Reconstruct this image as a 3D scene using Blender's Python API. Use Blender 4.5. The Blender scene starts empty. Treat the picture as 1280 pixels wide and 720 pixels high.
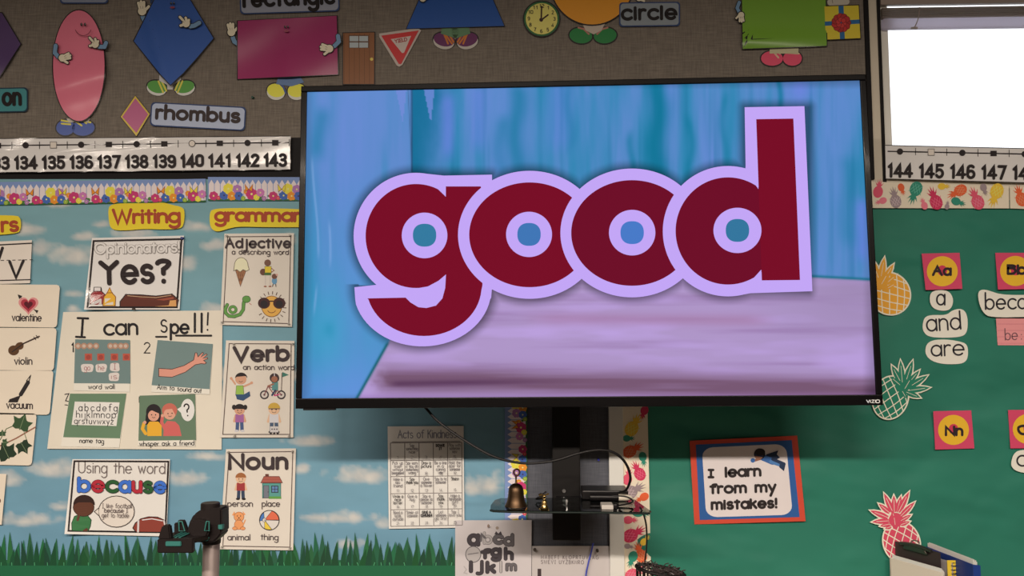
import bpy, bmesh, math, random
import numpy as np
from mathutils import Vector, Matrix
from mathutils.geometry import tessellate_polygon
random.seed(7); rng = np.random.default_rng(7)
S = bpy.context.scene; COL = S.collection
R = math.radians

# ---------------------------------------------------------------- camera
F = 1000.0                                   # focal length in pixels of a 1280 wide frame
cam_d = bpy.data.cameras.new('camera'); cam = bpy.data.objects.new('camera', cam_d); COL.objects.link(cam)
cam_d.sensor_width = 36.0; cam_d.lens = F/1280*36; cam_d.clip_start = 0.05
cam.location = (0, -2.4, 1.5); cam.rotation_euler = (R(90+4.5), 0, R(2.0))
S.camera = cam
# ---------------------------------------------------------------- daylight outside the window
w = bpy.data.worlds.new('World'); S.world = w; w.use_nodes = True
bg = w.node_tree.nodes['Background']; bg.inputs[0].default_value = (0.93, 0.96, 1, 1); bg.inputs[1].default_value = 1.7
# ---------------------------------------------------------------- ceiling fluorescents (row behind the camera)
LAMP = (1.0, 0.86, 0.73)
def ceil_lamp(x, y, power, sx=1.25, sy=0.22):
    l = bpy.data.lights.new('ceiling_lamp', 'AREA'); l.shape = 'RECTANGLE'; l.size = sx; l.size_y = sy
    l.energy = power; l.color = LAMP
    o = bpy.data.objects.new('ceiling_lamp', l); COL.objects.link(o); o.location = (x, y, 2.80)
for x, pw in ((-3.3, 56), (-1.7, 90), (-0.25, 165), (1.5, 94)):
    ceil_lamp(x, -3.42, pw)
S.view_settings.view_transform = 'Standard'; S.view_settings.look = 'None'
S.view_settings.exposure = 0.0; S.view_settings.gamma = 1.0; S.view_settings.use_curve_mapping = False

# ---------------------------------------------------------------- helpers
_p, _y = R(4.5), R(2.0)
CAM = Vector((0, -2.4, 1.5))
FW = Vector((-math.sin(_y)*math.cos(_p), math.cos(_y)*math.cos(_p), math.sin(_p)))
RT = Vector((math.cos(_y), math.sin(_y), 0)); UP = RT.cross(FW)
def ray(px, py): return FW + RT*((px-640)/F) - UP*((py-360)/F)
def PY(px, py, y=0.0):
    d = ray(px, py); return CAM + d*((y-CAM.y)/d.y)
def PZ(px, py, z):
    d = ray(px, py); return CAM + d*((z-CAM.z)/d.z)
def lin(c):
    c = np.asarray(c, float)/255.0
    return np.where(c <= 0.04045, c/12.92, ((c+0.055)/1.055)**2.4)
ILL = np.array((0.80, 0.70, 0.57))
def C(r, g, b, e=1.0):
    "paint colour whose look under the room's warm lamps is the given display colour"
    v = np.clip(lin((r, g, b))/(ILL*e), 0.004, 0.86)
    return (float(v[0]), float(v[1]), float(v[2]))
def RAW(r, g, b):
    v = lin((r, g, b)); return (float(v[0]), float(v[1]), float(v[2]))

MATS = {}
def mat(name, color=None, rough=0.6, metal=0.0, spec=0.5, bump=None, coat=0.0, attr=False, emit=False, noise=None):
    if name in MATS: return MATS[name]
    m = bpy.data.materials.new(name); m.use_nodes = True; nt = m.node_tree; N = nt.nodes; L = nt.links
    b = N['Principled BSDF']; b.inputs['Roughness'].default_value = rough; b.inputs['Metallic'].default_value = metal
    b.inputs['Specular IOR Level'].default_value = spec
    if coat: b.inputs['Coat Weight'].default_value = coat; b.inputs['Coat Roughness'].default_value = 0.09
    src = None
    if attr:
        a = N.new('ShaderNodeAttribute'); a.attribute_name = 'Col'; src = a.outputs['Color']
    elif color is not None:
        b.inputs['Base Color'].default_value = (*color, 1)
    if emit:
        L.new(src, b.inputs['Emission Color']); b.inputs['Emission Strength'].default_value = 1.0
        b.inputs['Base Color'].default_value = (0.002, 0.002, 0.002, 1); src = None
    tc = N.new('ShaderNodeTexCoord')
    if noise:                                 # (scale, amount) mottled colour
        n = N.new('ShaderNodeTexNoise'); n.inputs['Scale'].default_value = noise[0]; n.inputs['Detail'].default_value = 4
        L.new(tc.outputs['Object'], n.inputs['Vector'])
        mr = N.new('ShaderNodeMapRange'); mr.inputs[1].default_value = .25; mr.inputs[2].default_value = .75
        mr.inputs[3].default_value = 1-noise[1]; mr.inputs[4].default_value = 1+noise[1]
        L.new(n.outputs['Fac'], mr.inputs[0])
        mx = N.new('ShaderNodeVectorMath'); mx.operation = 'SCALE'
        if src is not None: L.new(src, mx.inputs[0])
        else: mx.inputs[0].default_value = color
        L.new(mr.outputs[0], mx.inputs['Scale']); src = mx.outputs[0]
    if src is not None: L.new(src, b.inputs['Base Color'])
    if bump:                                  # (scale, strength, distance)
        n = N.new('ShaderNodeTexNoise'); n.inputs['Scale'].default_value = bump[0]; n.inputs['Detail'].default_value = 2
        L.new(tc.outputs['Object'], n.inputs['Vector'])
        bp = N.new('ShaderNodeBump'); bp.inputs['Strength'].default_value = bump[1]; bp.inputs['Distance'].default_value = bump[2]
        L.new(n.outputs['Fac'], bp.inputs['Height']); L.new(bp.outputs[0], b.inputs['Normal'])
    MATS[name] = m; return m
PAPER = mat('printed_paper', attr=True, rough=0.62, spec=0.35, noise=(9, 0.03))
GLOSS = mat('laminated_print', attr=True, rough=0.5, spec=0.2, bump=(9, 0.11, 0.010), coat=.5)
# gloss of the cards is softer than the lamination
CARDB = mat('glossy_card', attr=True, rough=0.5, spec=0.2, bump=(5, 0.06, 0.010), coat=.75)
CARDB.node_tree.nodes['Principled BSDF'].inputs['Coat Roughness'].default_value = .24
SCREEN = mat('screen_light', attr=True, emit=True, rough=0.5, spec=0.0)
BLACK = mat('black_plastic', (0.008, 0.007, 0.008), 0.35, spec=.3)
BLACKM = mat('matt_black_metal', (0.007, 0.006, 0.006), 0.6, spec=.25, noise=(30, 0.1))

def tag(o, label=None, cat=None, group=None, kind=None):
    if label: o['label'] = label
    if cat: o['category'] = cat
    if group: o['group'] = group
    if kind: o['kind'] = kind
    return o
def finish(name, V, Fc, material, parent=None, cols=None, smooth=False, origin=None):
    V = [Vector(v) for v in V]
    if parent is not None: org = parent.matrix_world.translation if False else ORG[parent.name]
    else:
        org = Vector(origin) if origin is not None else sum(V, Vector())/len(V)
    me = bpy.data.meshes.new(name); me.from_pydata([tuple(v-org) for v in V], [], Fc); me.update()
    o = bpy.data.objects.new(name, me); COL.objects.link(o); me.materials.append(material)
    if cols is not None:
        a = me.color_attributes.new('Col', 'FLOAT_COLOR', 'POINT')
        arr = np.ones((len(V), 4), np.float32); arr[:, :3] = np.asarray(cols, np.float32); a.data.foreach_set('color', arr.ravel())
    if smooth: me.polygons.foreach_set('use_smooth', [True]*len(me.polygons))
    if parent is not None:
        o.parent = parent
    else: o.location = org
    ORG[o.name] = org
    return o
ORG = {}
def empty(name, loc, label=None, cat=None, group=None):
    o = bpy.data.objects.new(name, None); COL.objects.link(o); o.location = loc; ORG[o.name] = Vector(loc)
    o.empty_display_size = .05
    return tag(o, label, cat, group)
class MB:
    "collects solids in world space"
    def __init__(s): s.v = []; s.f = []
    def add(s, V, Fc):
        n = len(s.v); s.v += [Vector(v) for v in V]; s.f += [tuple(n+i for i in f) for f in Fc]; return s
    def box(s, a, b, bev=0.0):
        bm = bmesh.new(); bmesh.ops.create_cube(bm, size=1)
        c = [(a[i]+b[i])/2 for i in range(3)]; d = [abs(b[i]-a[i]) for i in range(3)]
        for v in bm.verts: v.co = Vector((c[0]+v.co.x*d[0], c[1]+v.co.y*d[1], c[2]+v.co.z*d[2]))
        if bev: bmesh.ops.bevel(bm, geom=bm.edges[:], offset=bev, segments=2, affect='EDGES', profile=.6)
        return s.bm(bm)
    def bm(s, bm):
        bm.verts.index_update(); s.add([v.co.copy() for v in bm.verts], [[v.index for v in f.verts] for f in bm.faces]); bm.free(); return s
    def prism(s, pts, y0, depth, bev=0.0):
        "outline given where its front face shows, at distance y0, running back by depth"
        return s.loft([PY(x, y, y0) for x, y in pts], Vector((0, depth, 0)), bev)
    def loft(s, fr, vec, bev=0.0):
        bm = bmesh.new(); vs = [bm.verts.new(p) for p in fr]; f = bm.faces.new(vs)
        r = bmesh.ops.extrude_face_region(bm, geom=[f])
        for g in r['geom']:
            if isinstance(g, bmesh.types.BMVert): g.co += vec
        if bev: bmesh.ops.bevel(bm, geom=bm.edges[:], offset=bev, segments=2, affect='EDGES')
        bmesh.ops.recalc_face_normals(bm, faces=bm.faces[:]); return s.bm(bm)
    def tube(s, pts, r, n=10, sm=4):
        P = [Vector(p) for p in pts]
        if sm > 1:
            Q = []
            for i in range(len(P)-1):
                a, b, c, d = P[max(i-1, 0)], P[i], P[i+1], P[min(i+2, len(P)-1)]
                for k in range(sm):
                    t = k/sm
                    Q.append(.5*((2*b)+(c-a)*t+(2*a-5*b+4*c-d)*t*t+(3*b-a-3*c+d)*t**3))
            P = Q+[P[-1]]
        V = []; Fc = []
        for i, p in enumerate(P):
            t = (P[min(i+1, len(P)-1)]-P[max(i-1, 0)]).normalized()
            u = t.cross(Vector((0, 1, .13))).normalized(); v = t.cross(u)
            for k in range(n): a = 2*math.pi*k/n; V.append(p+u*math.cos(a)*r+v*math.sin(a)*r)
        for i in range(len(P)-1):
            for k in range(n): Fc.append((i*n+k, i*n+(k+1) % n, (i+1)*n+(k+1) % n, (i+1)*n+k))
        Fc.append(tuple(range(n))); Fc.append(tuple(range(len(V)-1, len(V)-1-n, -1)))
        return s.add(V, Fc)
    def lathe(s, c, prof, n=28, axis='z'):
        V = []; Fc = []
        for r, z in prof:
            for k in range(n):
                a = 2*math.pi*k/n
                q = Vector((r*math.cos(a), r*math.sin(a), z)) if axis == 'z' else Vector((r*math.cos(a), z, r*math.sin(a)))
                V.append(Vector(c)+q)
        for i in range(len(prof)-1):
            for k in range(n): Fc.append((i*n+k, i*n+(k+1) % n, (i+1)*n+(k+1) % n, (i+1)*n+k))
        Fc.append(tuple(range(n-1, -1, -1))); Fc.append(tuple(range(len(V)-n, len(V))))
        return s.add(V, Fc)
    def build(s, name, material, parent=None, smooth=False, origin=None):
        o = finish(name, s.v, s.f, material, parent, None, smooth, origin)
        if smooth:
            o.data.set_sharp_from_angle(angle=R(40))
        return o

# ---- flat artwork on a surface -------------------------------------------------
def arc(cx, cy, rx, ry, a0, a1, n=None):
    n = n or max(4, int(abs(a1-a0)/15))
    return [(cx+rx*math.cos(R(a0+(a1-a0)*i/n)), cy+ry*math.sin(R(a0+(a1-a0)*i/n))) for i in range(n+1)]
def rrect(x0, y0, x1, y1, r, skew=0.0):
    P = []
    for cx, cy, a in ((x1-r, y0+r, -90), (x1-r, y1-r, 0), (x0+r, y1-r, 90), (x0+r, y0+r, 180)):
        P += arc(cx, cy, r, r, a, a+90, 5)
    xm = (x0+x1)/2
    return [(x, y+skew*(x-xm)) for x, y in P]
def rot(pts, cx, cy, deg):
    c, s = math.cos(R(deg)), math.sin(R(deg))
    return [(cx+(x-cx)*c-(y-cy)*s, cy+(x-cx)*s+(y-cy)*c) for x, y in pts]
def quadmap(corners):
    "bilinear map of the unit square onto four photo points TL TR BR BL"
    a, b, c, d = corners
    return lambda u, v: (a[0]*(1-u)*(1-v)+b[0]*u*(1-v)+c[0]*u*v+d[0]*(1-u)*v, a[1]*(1-u)*(1-v)+b[1]*u*(1-v)+c[1]*u*v+d[1]*(1-u)*v)
def smooth_outline(P, n=2):
    for _ in range(n):
        Q = []
        for i, p in enumerate(P):
            q = P[(i+1) % len(P)]; Q += [(p[0]*.75+q[0]*.25, p[1]*.75+q[1]*.25), (p[0]*.25+q[0]*.75, p[1]*.25+q[1]*.75)]
        P = Q
    return P
class Surf:
    "a flat or gently warped surface: base distance from the wall plus an optional warp(px, py)"
    def __init__(s, base, warp=None, plane=None): s.base = base; s.warp = warp; s.plane = plane
    def P(s, x, y, lift=0.0):
        if s.plane: return s.plane(x, y, s.base+lift)
        d = s.base+lift+(s.warp(x, y) if s.warp else 0.0)
        return PY(x, y, -d)
class Art:
    STEP = 1e-5
    def __init__(s, surf, lift=0.0):
        s.STEP = 6e-5 if surf.warp else 1e-5; s.surf = surf; s.l = lift; s.v = []; s.f = []; s.c = []
    def tris(s, pts, faces, col):
        n = len(s.v); s.l += s.STEP
        for x, y in pts: s.v.append(s.surf.P(x, y, s.l)); s.c.append(col)
        s.f += [tuple(n+i for i in f) for f in faces]; return s
    def poly(s, pts, col, out=None, ow=1.0):
        P = [Vector((x, y, 0)) for x, y in pts]
        s.tris(pts, [tuple(t) for t in tessellate_polygon([P])], col)
        if out is not None: s.line(list(pts)+[pts[0]], ow, out)
        return s
    def disc(s, cx, cy, r, col, ry=None, out=None, ow=1.0, n=24):
        return s.poly(arc(cx, cy, r, ry or r, 0, 360-360/n, n-1), col, out, ow)
    def rect(s, x0, y0, x1, y1, col, **k): return s.poly([(x0, y0), (x1, y0), (x1, y1), (x0, y1)], col, **k)
    def line(s, pts, wd, col, cap=True):
        if s.surf.warp:
            Q = []
            for a, b in zip(pts, pts[1:]):
                n = max(1, int(math.hypot(b[0]-a[0], b[1]-a[1])/4))
                Q += [(a[0]+(b[0]-a[0])*i/n, a[1]+(b[1]-a[1])*i/n) for i in range(n)]
            pts = Q+[pts[-1]]
        P = [np.array(p, float) for p in pts]; Q = [P[0]]
        for p in P[1:]:
            if np.hypot(*(p-Q[-1])) > 1e-4: Q.append(p)
        P = Q; h = wd/2
        if len(P) < 2: return s.disc(P[0][0], P[0][1], h, col, n=12)
        closed = np.hypot(*(P[0]-P[-1])) < 1e-3 and len(P) > 3
        Lf = []; n = len(P)
        for i, p in enumerate(P):
            a = P[i]-P[i-1] if i > 0 else (P[-1]-P[-2] if closed else P[1]-P[0])
            b = P[i+1]-P[i] if i < n-1 else (P[1]-P[0] if closed else P[-1]-P[-2])
            a = a/np.hypot(*a); b = b/np.hypot(*b); na = np.array((-a[1], a[0])); nb = np.array((-b[1], b[0]))
            m = na+nb; d = np.hypot(*m); m = m/d if d > .05 else na
            k = min(1/max(m@na, .35), 1.9)
            Lf.append((p+m*h*k, p-m*h*k))
        pts2 = [tuple(q) for pr in Lf for q in pr]
        fs = [(2*i, 2*i+1, 2*i+3, 2*i+2) for i in range(n-1)]
        if cap and not closed and wd > 0.9:
            for e, o in ((0, 1), (n-1, n-2)):
                d = P[e]-P[o]; a0 = math.degrees(math.atan2(d[1], d[0])); base = len(pts2)
                ca = arc(P[e][0], P[e][1], h, h, a0-90, a0+90, 6); pts2 += ca; fs.append(tuple(range(base, base+len(ca))))
        return s.tris(pts2, fs, col)
    def text(s, t, x0, y0, x1, y1, xh, wd, col, asc=.7, lean=0.0, gap=.28, wob=0.0):
        "lettering whose baseline runs from (x0,y0) to (x1,y1)"
        adv = []; x = 0
        for ch in t:
            g = G.get(ch, (0.5, [])); adv.append(x); x += g[0]+gap
        tot = max(x-gap, .2); L = math.hypot(x1-x0, y1-y0)-wd; ux, uy = (x1-x0)/max(L+wd, 1e-6), (y1-y0)/max(L+wd, 1e-6)
        sx = L/tot; sy = xh-wd if xh > wd*1.6 else xh*.7
        for ch, a in zip(t, adv):
            dy = random.uniform(-wob, wob)
            for st in G.get(ch, (0, []))[1]:
                Q = []
                for gx, gy in st:
                    if gy > 1: gy = 1+(gy-1)*asc/.7
                    X = wd/2+(a+gx)*sx; Y = wd/2+gy*sy+dy; X += lean*Y
                    Q.append((x0+ux*X+uy*Y, y0+uy*X-ux*Y))
                s.line(Q, wd, col)
        return s
    def build(s, name, parent, material=PAPER, label=None):
        o = finish(name, s.v, s.f, material, parent, s.c)
        if label: o['label'] = label
        return o
def sheet(name, pts, surf, col, thick=.0008, material=PAPER, parent=None, rings=1, edge=None, ecol=None, lift=0.0):
    "a thin solid sheet with the given outline; rings > 1 lets it follow a warped surface; edge = printed rim width"
    P = [Vector((x, y, 0)) for x, y in pts]; n = len(pts)
    cx = sum(p[0] for p in pts)/n; cy = sum(p[1] for p in pts)/n
    V = []; Fc = []; Cc = []
    if rings > 1:
        Q = []
        for i in range(n):
            a, b = pts[i], pts[(i+1) % n]; m = max(1, int(math.hypot(b[0]-a[0], b[1]-a[1])/6))
            Q += [(a[0]+(b[0]-a[0])*k/m, a[1]+(b[1]-a[1])*k/m) for k in range(m)]
        pts = Q; n = len(pts)
        for r in range(rings, 0, -1):
            t = r/rings
            V += [surf.P(cx+(x-cx)*t, cy+(y-cy)*t, lift) for x, y in pts]; Cc += [col]*n
        V.append(surf.P(cx, cy, lift)); Cc.append(col)
        for r in range(rings-1): Fc += [(r*n+i, r*n+(i+1) % n, (r+1)*n+(i+1) % n, (r+1)*n+i) for i in range(n)]
        Fc += [((rings-1)*n+i, (rings-1)*n+(i+1) % n, rings*n) for i in range(n)]
    else:
        V = [surf.P(x, y, lift) for x, y in pts]; Cc = [col]*n
        Fc = [tuple(t) for t in tessellate_polygon([P])]
    ec = ecol or tuple(c*.8 for c in col)
    b = len(V); V += [surf.P(x, y, lift) for x, y in pts]; Cc += [ec]*n
    V += [surf.P(x, y, lift-thick) for x, y in pts]; Cc += [ec]*n
    Fc += [(b+i, b+(i+1) % n, b+n+(i+1) % n, b+n+i) for i in range(n)]
    return finish(name, V, Fc, material, parent, Cc, smooth=rings > 1)

# ---- a hand-made single-stroke alphabet (x-height 1, ascenders 1.7) ---------------
G = {}
_c = arc(.45, .5, .45, .5, 0, 360)
G['a'] = (.9, [_c, [(.9, 1), (.9, 0)]]); G['b'] = (.9, [[(0, 1.7), (0, 0)], _c]); G['c'] = (.8, [arc(.5, .5, .5, .5, 45, 315)])
G['d'] = (.9, [_c, [(.9, 1.7), (.9, 0)]]); G['e'] = (.95, [[(.03, .5), (.95, .5)]+arc(.48, .5, .47, .5, 5, 315)])
G['f'] = (.6, [arc(.55, 1.4, .3, .3, 60, 180)+[(.25, 0)], [(0, 1), (.55, 1)]])
G['g'] = (.9, [_c, [(.9, 1)]+arc(.45, -.25, .45, .4, 0, -150)])
G['h'] = (.8, [[(0, 1.7), (0, 0)], arc(.4, .6, .4, .4, 180, 0)+[(.8, 0)]])
G['i'] = (.12, [[(.06, 1), (.06, 0)], [(.06, 1.48), (.06, 1.5)]])
G['j'] = (.35, [[(.3, 1)]+arc(.05, -.3, .25, .3, 0, -120), [(.3, 1.4), (.3, 1.42)]])
G['k'] = (.7, [[(0, 1.7), (0, 0)], [(.65, 1), (.03, .45)], [(.25, .62), (.7, 0)]]); G['l'] = (.1, [[(.05, 1.7), (.05, 0)]])
G['m'] = (1.3, [[(0, 1), (0, 0)], arc(.325, .65, .325, .35, 180, 0)+[(.65, 0)], arc(.975, .65, .325, .35, 180, 0)+[(1.3, 0)]])
G['n'] = (.75, [[(0, 1), (0, 0)], arc(.375, .6, .375, .4, 180, 0)+[(.75, 0)]]); G['o'] = (.95, [arc(.475, .5, .475, .5, 0, 360)])
G['p'] = (.9, [[(0, 1), (0, -.7)], _c]); G['q'] = (.9, [_c, [(.9, 1), (.9, -.65)]])
G['r'] = (.5, [[(0, 1), (0, 0)], arc(.35, .6, .35, .4, 180, 60)])
G['s'] = (.7, [arc(.36, .75, .31, .25, 35, 270)[:-1]+arc(.36, .26, .34, .26, 88, -150)])
G['t'] = (.55, [[(.28, 1.5), (.28, 0)], [(0, 1), (.56, 1)]]); G['u'] = (.75, [[(0, 1)]+arc(.375, .4, .375, .4, 180, 360)+[(.75, 1)], [(.75, 1), (.75, 0)]])
G['v'] = (.8, [[(0, 1), (.4, 0), (.8, 1)]]); G['w'] = (1.15, [[(0, 1), (.3, 0), (.575, .9), (.85, 0), (1.15, 1)]])
G['x'] = (.75, [[(0, 1), (.75, 0)], [(.75, 1), (0, 0)]]); G['y'] = (.8, [[(0, 1), (.42, .05)], [(.8, 1), (.2, -.65)]])
G['z'] = (.75, [[(0, 1), (.75, 1), (0, 0), (.75, 0)]])
G['A'] = (1.15, [[(0, 0), (.575, 1.7), (1.15, 0)], [(.22, .6), (.93, .6)]])
G['B'] = (.9, [[(0, 0), (0, 1.7)]+arc(.45, 1.3, .38, .4, 90, -90)+[(0, .9)], [(.4, .9)]+arc(.45, .45, .45, .45, 90, -90)+[(0, 0)]])
G['C'] = (1.1, [arc(.7, .85, .7, .85, 50, 310)]); G['E'] = (.85, [[(.85, 1.7), (0, 1.7), (0, 0), (.85, 0)], [(0, .9), (.7, .9)]])
G['D'] = (1.1, [[(0, 0), (0, 1.7)]+arc(.35, .85, .75, .85, 90, -90)+[(0, 0)]])
G['F'] = (.8, [[(.8, 1.7), (0, 1.7), (0, 0)], [(0, .9), (.65, .9)]])
G['G'] = (1.2, [arc(.7, .85, .7, .85, 50, 330)+[(1.3, .8), (.8, .8)]])
G['I'] = (.6, [[(.3, 1.7), (.3, 0)], [(0, 1.7), (.6, 1.7)], [(0, 0), (.6, 0)]]); G['L'] = (.75, [[(0, 1.7), (0, 0), (.75, 0)]])
G['K'] = (.9, [[(0, 1.7), (0, 0)], [(.85, 1.7), (.03, .7)], [(.3, 1), (.9, 0)]])
G['M'] = (1.3, [[(0, 0), (0, 1.7), (.65, .4), (1.3, 1.7), (1.3, 0)]]); G['N'] = (1.05, [[(0, 0), (0, 1.7), (1.05, 0), (1.05, 1.7)]])
G['O'] = (1.4, [arc(.7, .85, .7, .85, 0, 360)]); G['P'] = (.85, [[(0, 0), (0, 1.7)]+arc(.42, 1.27, .43, .43, 90, -90)+[(0, .84)]])
G['S'] = (.9, [arc(.47, 1.27, .42, .43, 35, 270)[:-1]+arc(.45, .44, .45, .44, 88, -150)])
G['R'] = (.9, [[(0, 0), (0, 1.7)]+arc(.42, 1.27, .43, .43, 90, -90)+[(0, .84)], [(.4, .84), (.9, 0)]])
G['T'] = (1., [[(.5, 0), (.5, 1.7)], [(0, 1.7), (1, 1.7)]]); G['U'] = (1.05, [[(0, 1.7)]+arc(.525, .525, .525, .525, 180, 360)+[(1.05, 1.7)]])
G['V'] = (1.1, [[(0, 1.7), (.55, 0), (1.1, 1.7)]]); G['W'] = (1.6, [[(0, 1.7), (.4, 0), (.8, 1.5), (1.2, 0), (1.6, 1.7)]])
G['X'] = (1., [[(0, 1.7), (1, 0)], [(1, 1.7), (0, 0)]]); G['H'] = (1., [[(0, 1.7), (0, 0)], [(1, 1.7), (1, 0)], [(0, .9), (1, .9)]])
G['Y'] = (1.1, [[(0, 1.7), (.55, .85), (1.1, 1.7)], [(.55, .85), (.55, 0)]]); G['Z'] = (1., [[(0, 1.7), (1, 1.7), (0, 0), (1, 0)]])
G['0'] = (.8, [arc(.4, .5, .4, .35, 180, 360)+arc(.4, 1.35, .4, .35, 0, 180)+[(0, .5)]]); G['1'] = (.45, [[(.32, 0), (.32, 1.7), (.05, 1.35)]])
G['2'] = (.8, [arc(.4, 1.3, .38, .4, 165, -30)+[(.02, .02), (.8, .02)]])
G['3'] = (.8, [arc(.38, 1.3, .36, .4, 150, -80)+[(.25, .9)], [(.25, .9)]+arc(.38, .45, .4, .45, 80, -150)])
G['4'] = (.85, [[(.62, 0), (.62, 1.7), (0, .45), (.88, .45)]])
G['5'] = (.8, [[(.75, 1.7), (.1, 1.7), (.05, .85)]+arc(.38, .55, .4, .53, 120, -150)])
G['6'] = (.8, [arc(.42, 1.3, .36, .4, 35, 180)+[(.02, .5)], arc(.42, .5, .4, .48, 0, 360)])
G['7'] = (.8, [[(0, 1.7), (.8, 1.7), (.3, 0)]]); G['8'] = (.8, [arc(.4, 1.3, .34, .4, 0, 360), arc(.4, .45, .4, .45, 0, 360)])
G['9'] = (.8, [arc(.38, 1.2, .38, .46, 0, 360), [(.78, 1.2)]+arc(.4, .42, .38, .42, 0, -150)])
G['!'] = (.12, [[(.06, 1.7), (.06, .5)], [(.06, .02), (.06, 0)]]); G['?'] = (.8, [arc(.4, 1.25, .4, .43, 165, -60)+[(.4, .75), (.4, .5)], [(.4, .02), (.4, 0)]])
G['.'] = (.1, [[(.05, .02), (.05, 0)]]); G[':'] = (.1, [[(.05, .1), (.05, .08)], [(.05, .8), (.05, .78)]]); G['"'] = (.3, [[(0, 1.7), (0, 1.4)], [(.3, 1.7), (.3, 1.4)]])
G[' '] = (.6, [])
# ================================================================= SETTING
def Wx(px, py=200): return PY(px, py).x
def Wz(py, px=640): return PY(px, py).z
X0, X1, YF, ZC = -5.0, 3.6, -6.2, 2.85
WX0, WX1, WZ0, WZ1 = Wx(1101, 100), 2.7, 2.075, 2.64
m_wall = mat('cream_painted_wall', C(196, 178, 148), 0.7, bump=(60, .15, .002), noise=(3, .03))
m_trimw = mat('white_trim_paint', C(205, 195, 175), 0.5)
def struct(name, mb, m, parent=None, smooth=False):
    o = mb.build(name, m, parent, smooth)
    if parent is None: o['kind'] = 'structure'
    return o
wb = MB()
wb.box((X0, 0, 0), (WX0, .14, ZC)); wb.box((WX0, 0, 0), (WX1, .14, WZ0)); wb.box((WX0, 0, WZ1), (WX1, .14, ZC)); wb.box((WX1, 0, 0), (X1, .14, ZC))
struct('wall_back', wb, m_wall)
m_room = mat('tan_room_paint', (.13, .11, .09), .8, noise=(3, .04))
struct('wall_left', MB().box((X0-.1, YF, 0), (X0, .14, ZC)), m_room)
struct('wall_right', MB().box((X1, YF, 0), (X1+.1, .14, ZC)), m_room)
struct('wall_front', MB().box((X0-.1, YF-.1, 0), (X1+.1, YF, ZC)), m_room)
struct('floor', MB().box((X0-.1, YF-.1, -.1), (X1+.1, .14, 0)), mat('grey_carpet', (.045, .04, .037), .9, noise=(80, .2)))
struct('ceiling', MB().box((X0-.1, YF-.1, ZC), (X1+.1, .14, ZC+.1)), mat('ceiling_tile', (.30, .29, .27), .9, noise=(40, .06)))

# fabric-covered tack panels fixed on the wall
def fabric(name, c1, c2):
    m = bpy.data.materials.new(name); m.use_nodes = True; nt = m.node_tree; N = nt.nodes; L = nt.links; b = N['Principled BSDF']
    b.inputs['Roughness'].default_value = .9; b.inputs['Specular IOR Level'].default_value = .15
    tc = N.new('ShaderNodeTexCoord'); fs = []
    for sc in ((18, 1, 260), (260, 1, 18)):
        mp = N.new('ShaderNodeMapping'); mp.inputs['Scale'].default_value = sc; L.new(tc.outputs['Object'], mp.inputs['Vector'])
        n = N.new('ShaderNodeTexNoise'); n.inputs['Scale'].default_value = 1; n.inputs['Detail'].default_value = 2; L.new(mp.outputs[0], n.inputs['Vector']); fs.append(n)
    ad = N.new('ShaderNodeMath'); ad.operation = 'ADD'; L.new(fs[0].outputs['Fac'], ad.inputs[0]); L.new(fs[1].outputs['Fac'], ad.inputs[1])
    r = N.new('ShaderNodeMapRange'); r.inputs[1].default_value = .72; r.inputs[2].default_value = 1.28; L.new(ad.outputs[0], r.inputs[0])
    mx = N.new('ShaderNodeMix'); mx.data_type = 'RGBA'; mx.inputs[6].default_value = (*c1, 1); mx.inputs[7].default_value = (*c2, 1)
    L.new(r.outputs[0], mx.inputs[0]); L.new(mx.outputs[2], b.inputs['Base Color'])
    bp = N.new('ShaderNodeBump'); bp.inputs['Strength'].default_value = .4; bp.inputs['Distance'].default_value = .001
    L.new(ad.outputs[0], bp.inputs['Height']); L.new(bp.outputs[0], b.inputs['Normal']); return m
m_fab = fabric('taupe_fabric', C(102, 90, 76), C(126, 112, 94))
m_fabg = fabric('grey_fabric', C(78, 76, 76), C(92, 89, 88))
def wall_rect(x0, y0, x1, y1, d0, d1, bev=0):   # photo box on the wall as a solid standing d0..d1 off it
    a = PY(x0, (y0+y1)/2); b = PY(x1, (y0+y1)/2); t = PY((x0+x1)/2, y0); u = PY((x0+x1)/2, y1)
    return MB().box((a.x, -d1, u.z), (b.x, -d0, t.z), bev)
xr = Wx(1083, 60)
struct('wall_panel_upper', MB().box((-2.9, -.003, Wz(172)), (xr, .0, ZC)), m_fab)
struct('wall_panel_middle', MB().box((Wx(640, 600), -.003, 0.5), (Wx(762, 600), 0, Wz(300))), m_fabg)
struct('trim_1', MB().box((xr-.006, -.009, Wz(228)), (Wx(1086, 60), 0, ZC)), mat('dark_edge_trim', (.009, .008, .009), .6, spec=.2))
struct('trim_2', MB().box((-2.9, -.004, Wz(228)), (Wx(392, 200), -.0031, Wz(170)), 0), MATS['dark_edge_trim'])
struct('trim_3', MB().box((Wx(1097.5, 60), -.006, 2.0), (Wx(1101, 60), 0, ZC)), MATS['dark_edge_trim'])
struct('trim_4', MB().box((Wx(761, 620), -.02, 0.5), (Wx(779, 620), 0, Wz(300)), .002), m_trimw)

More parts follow.
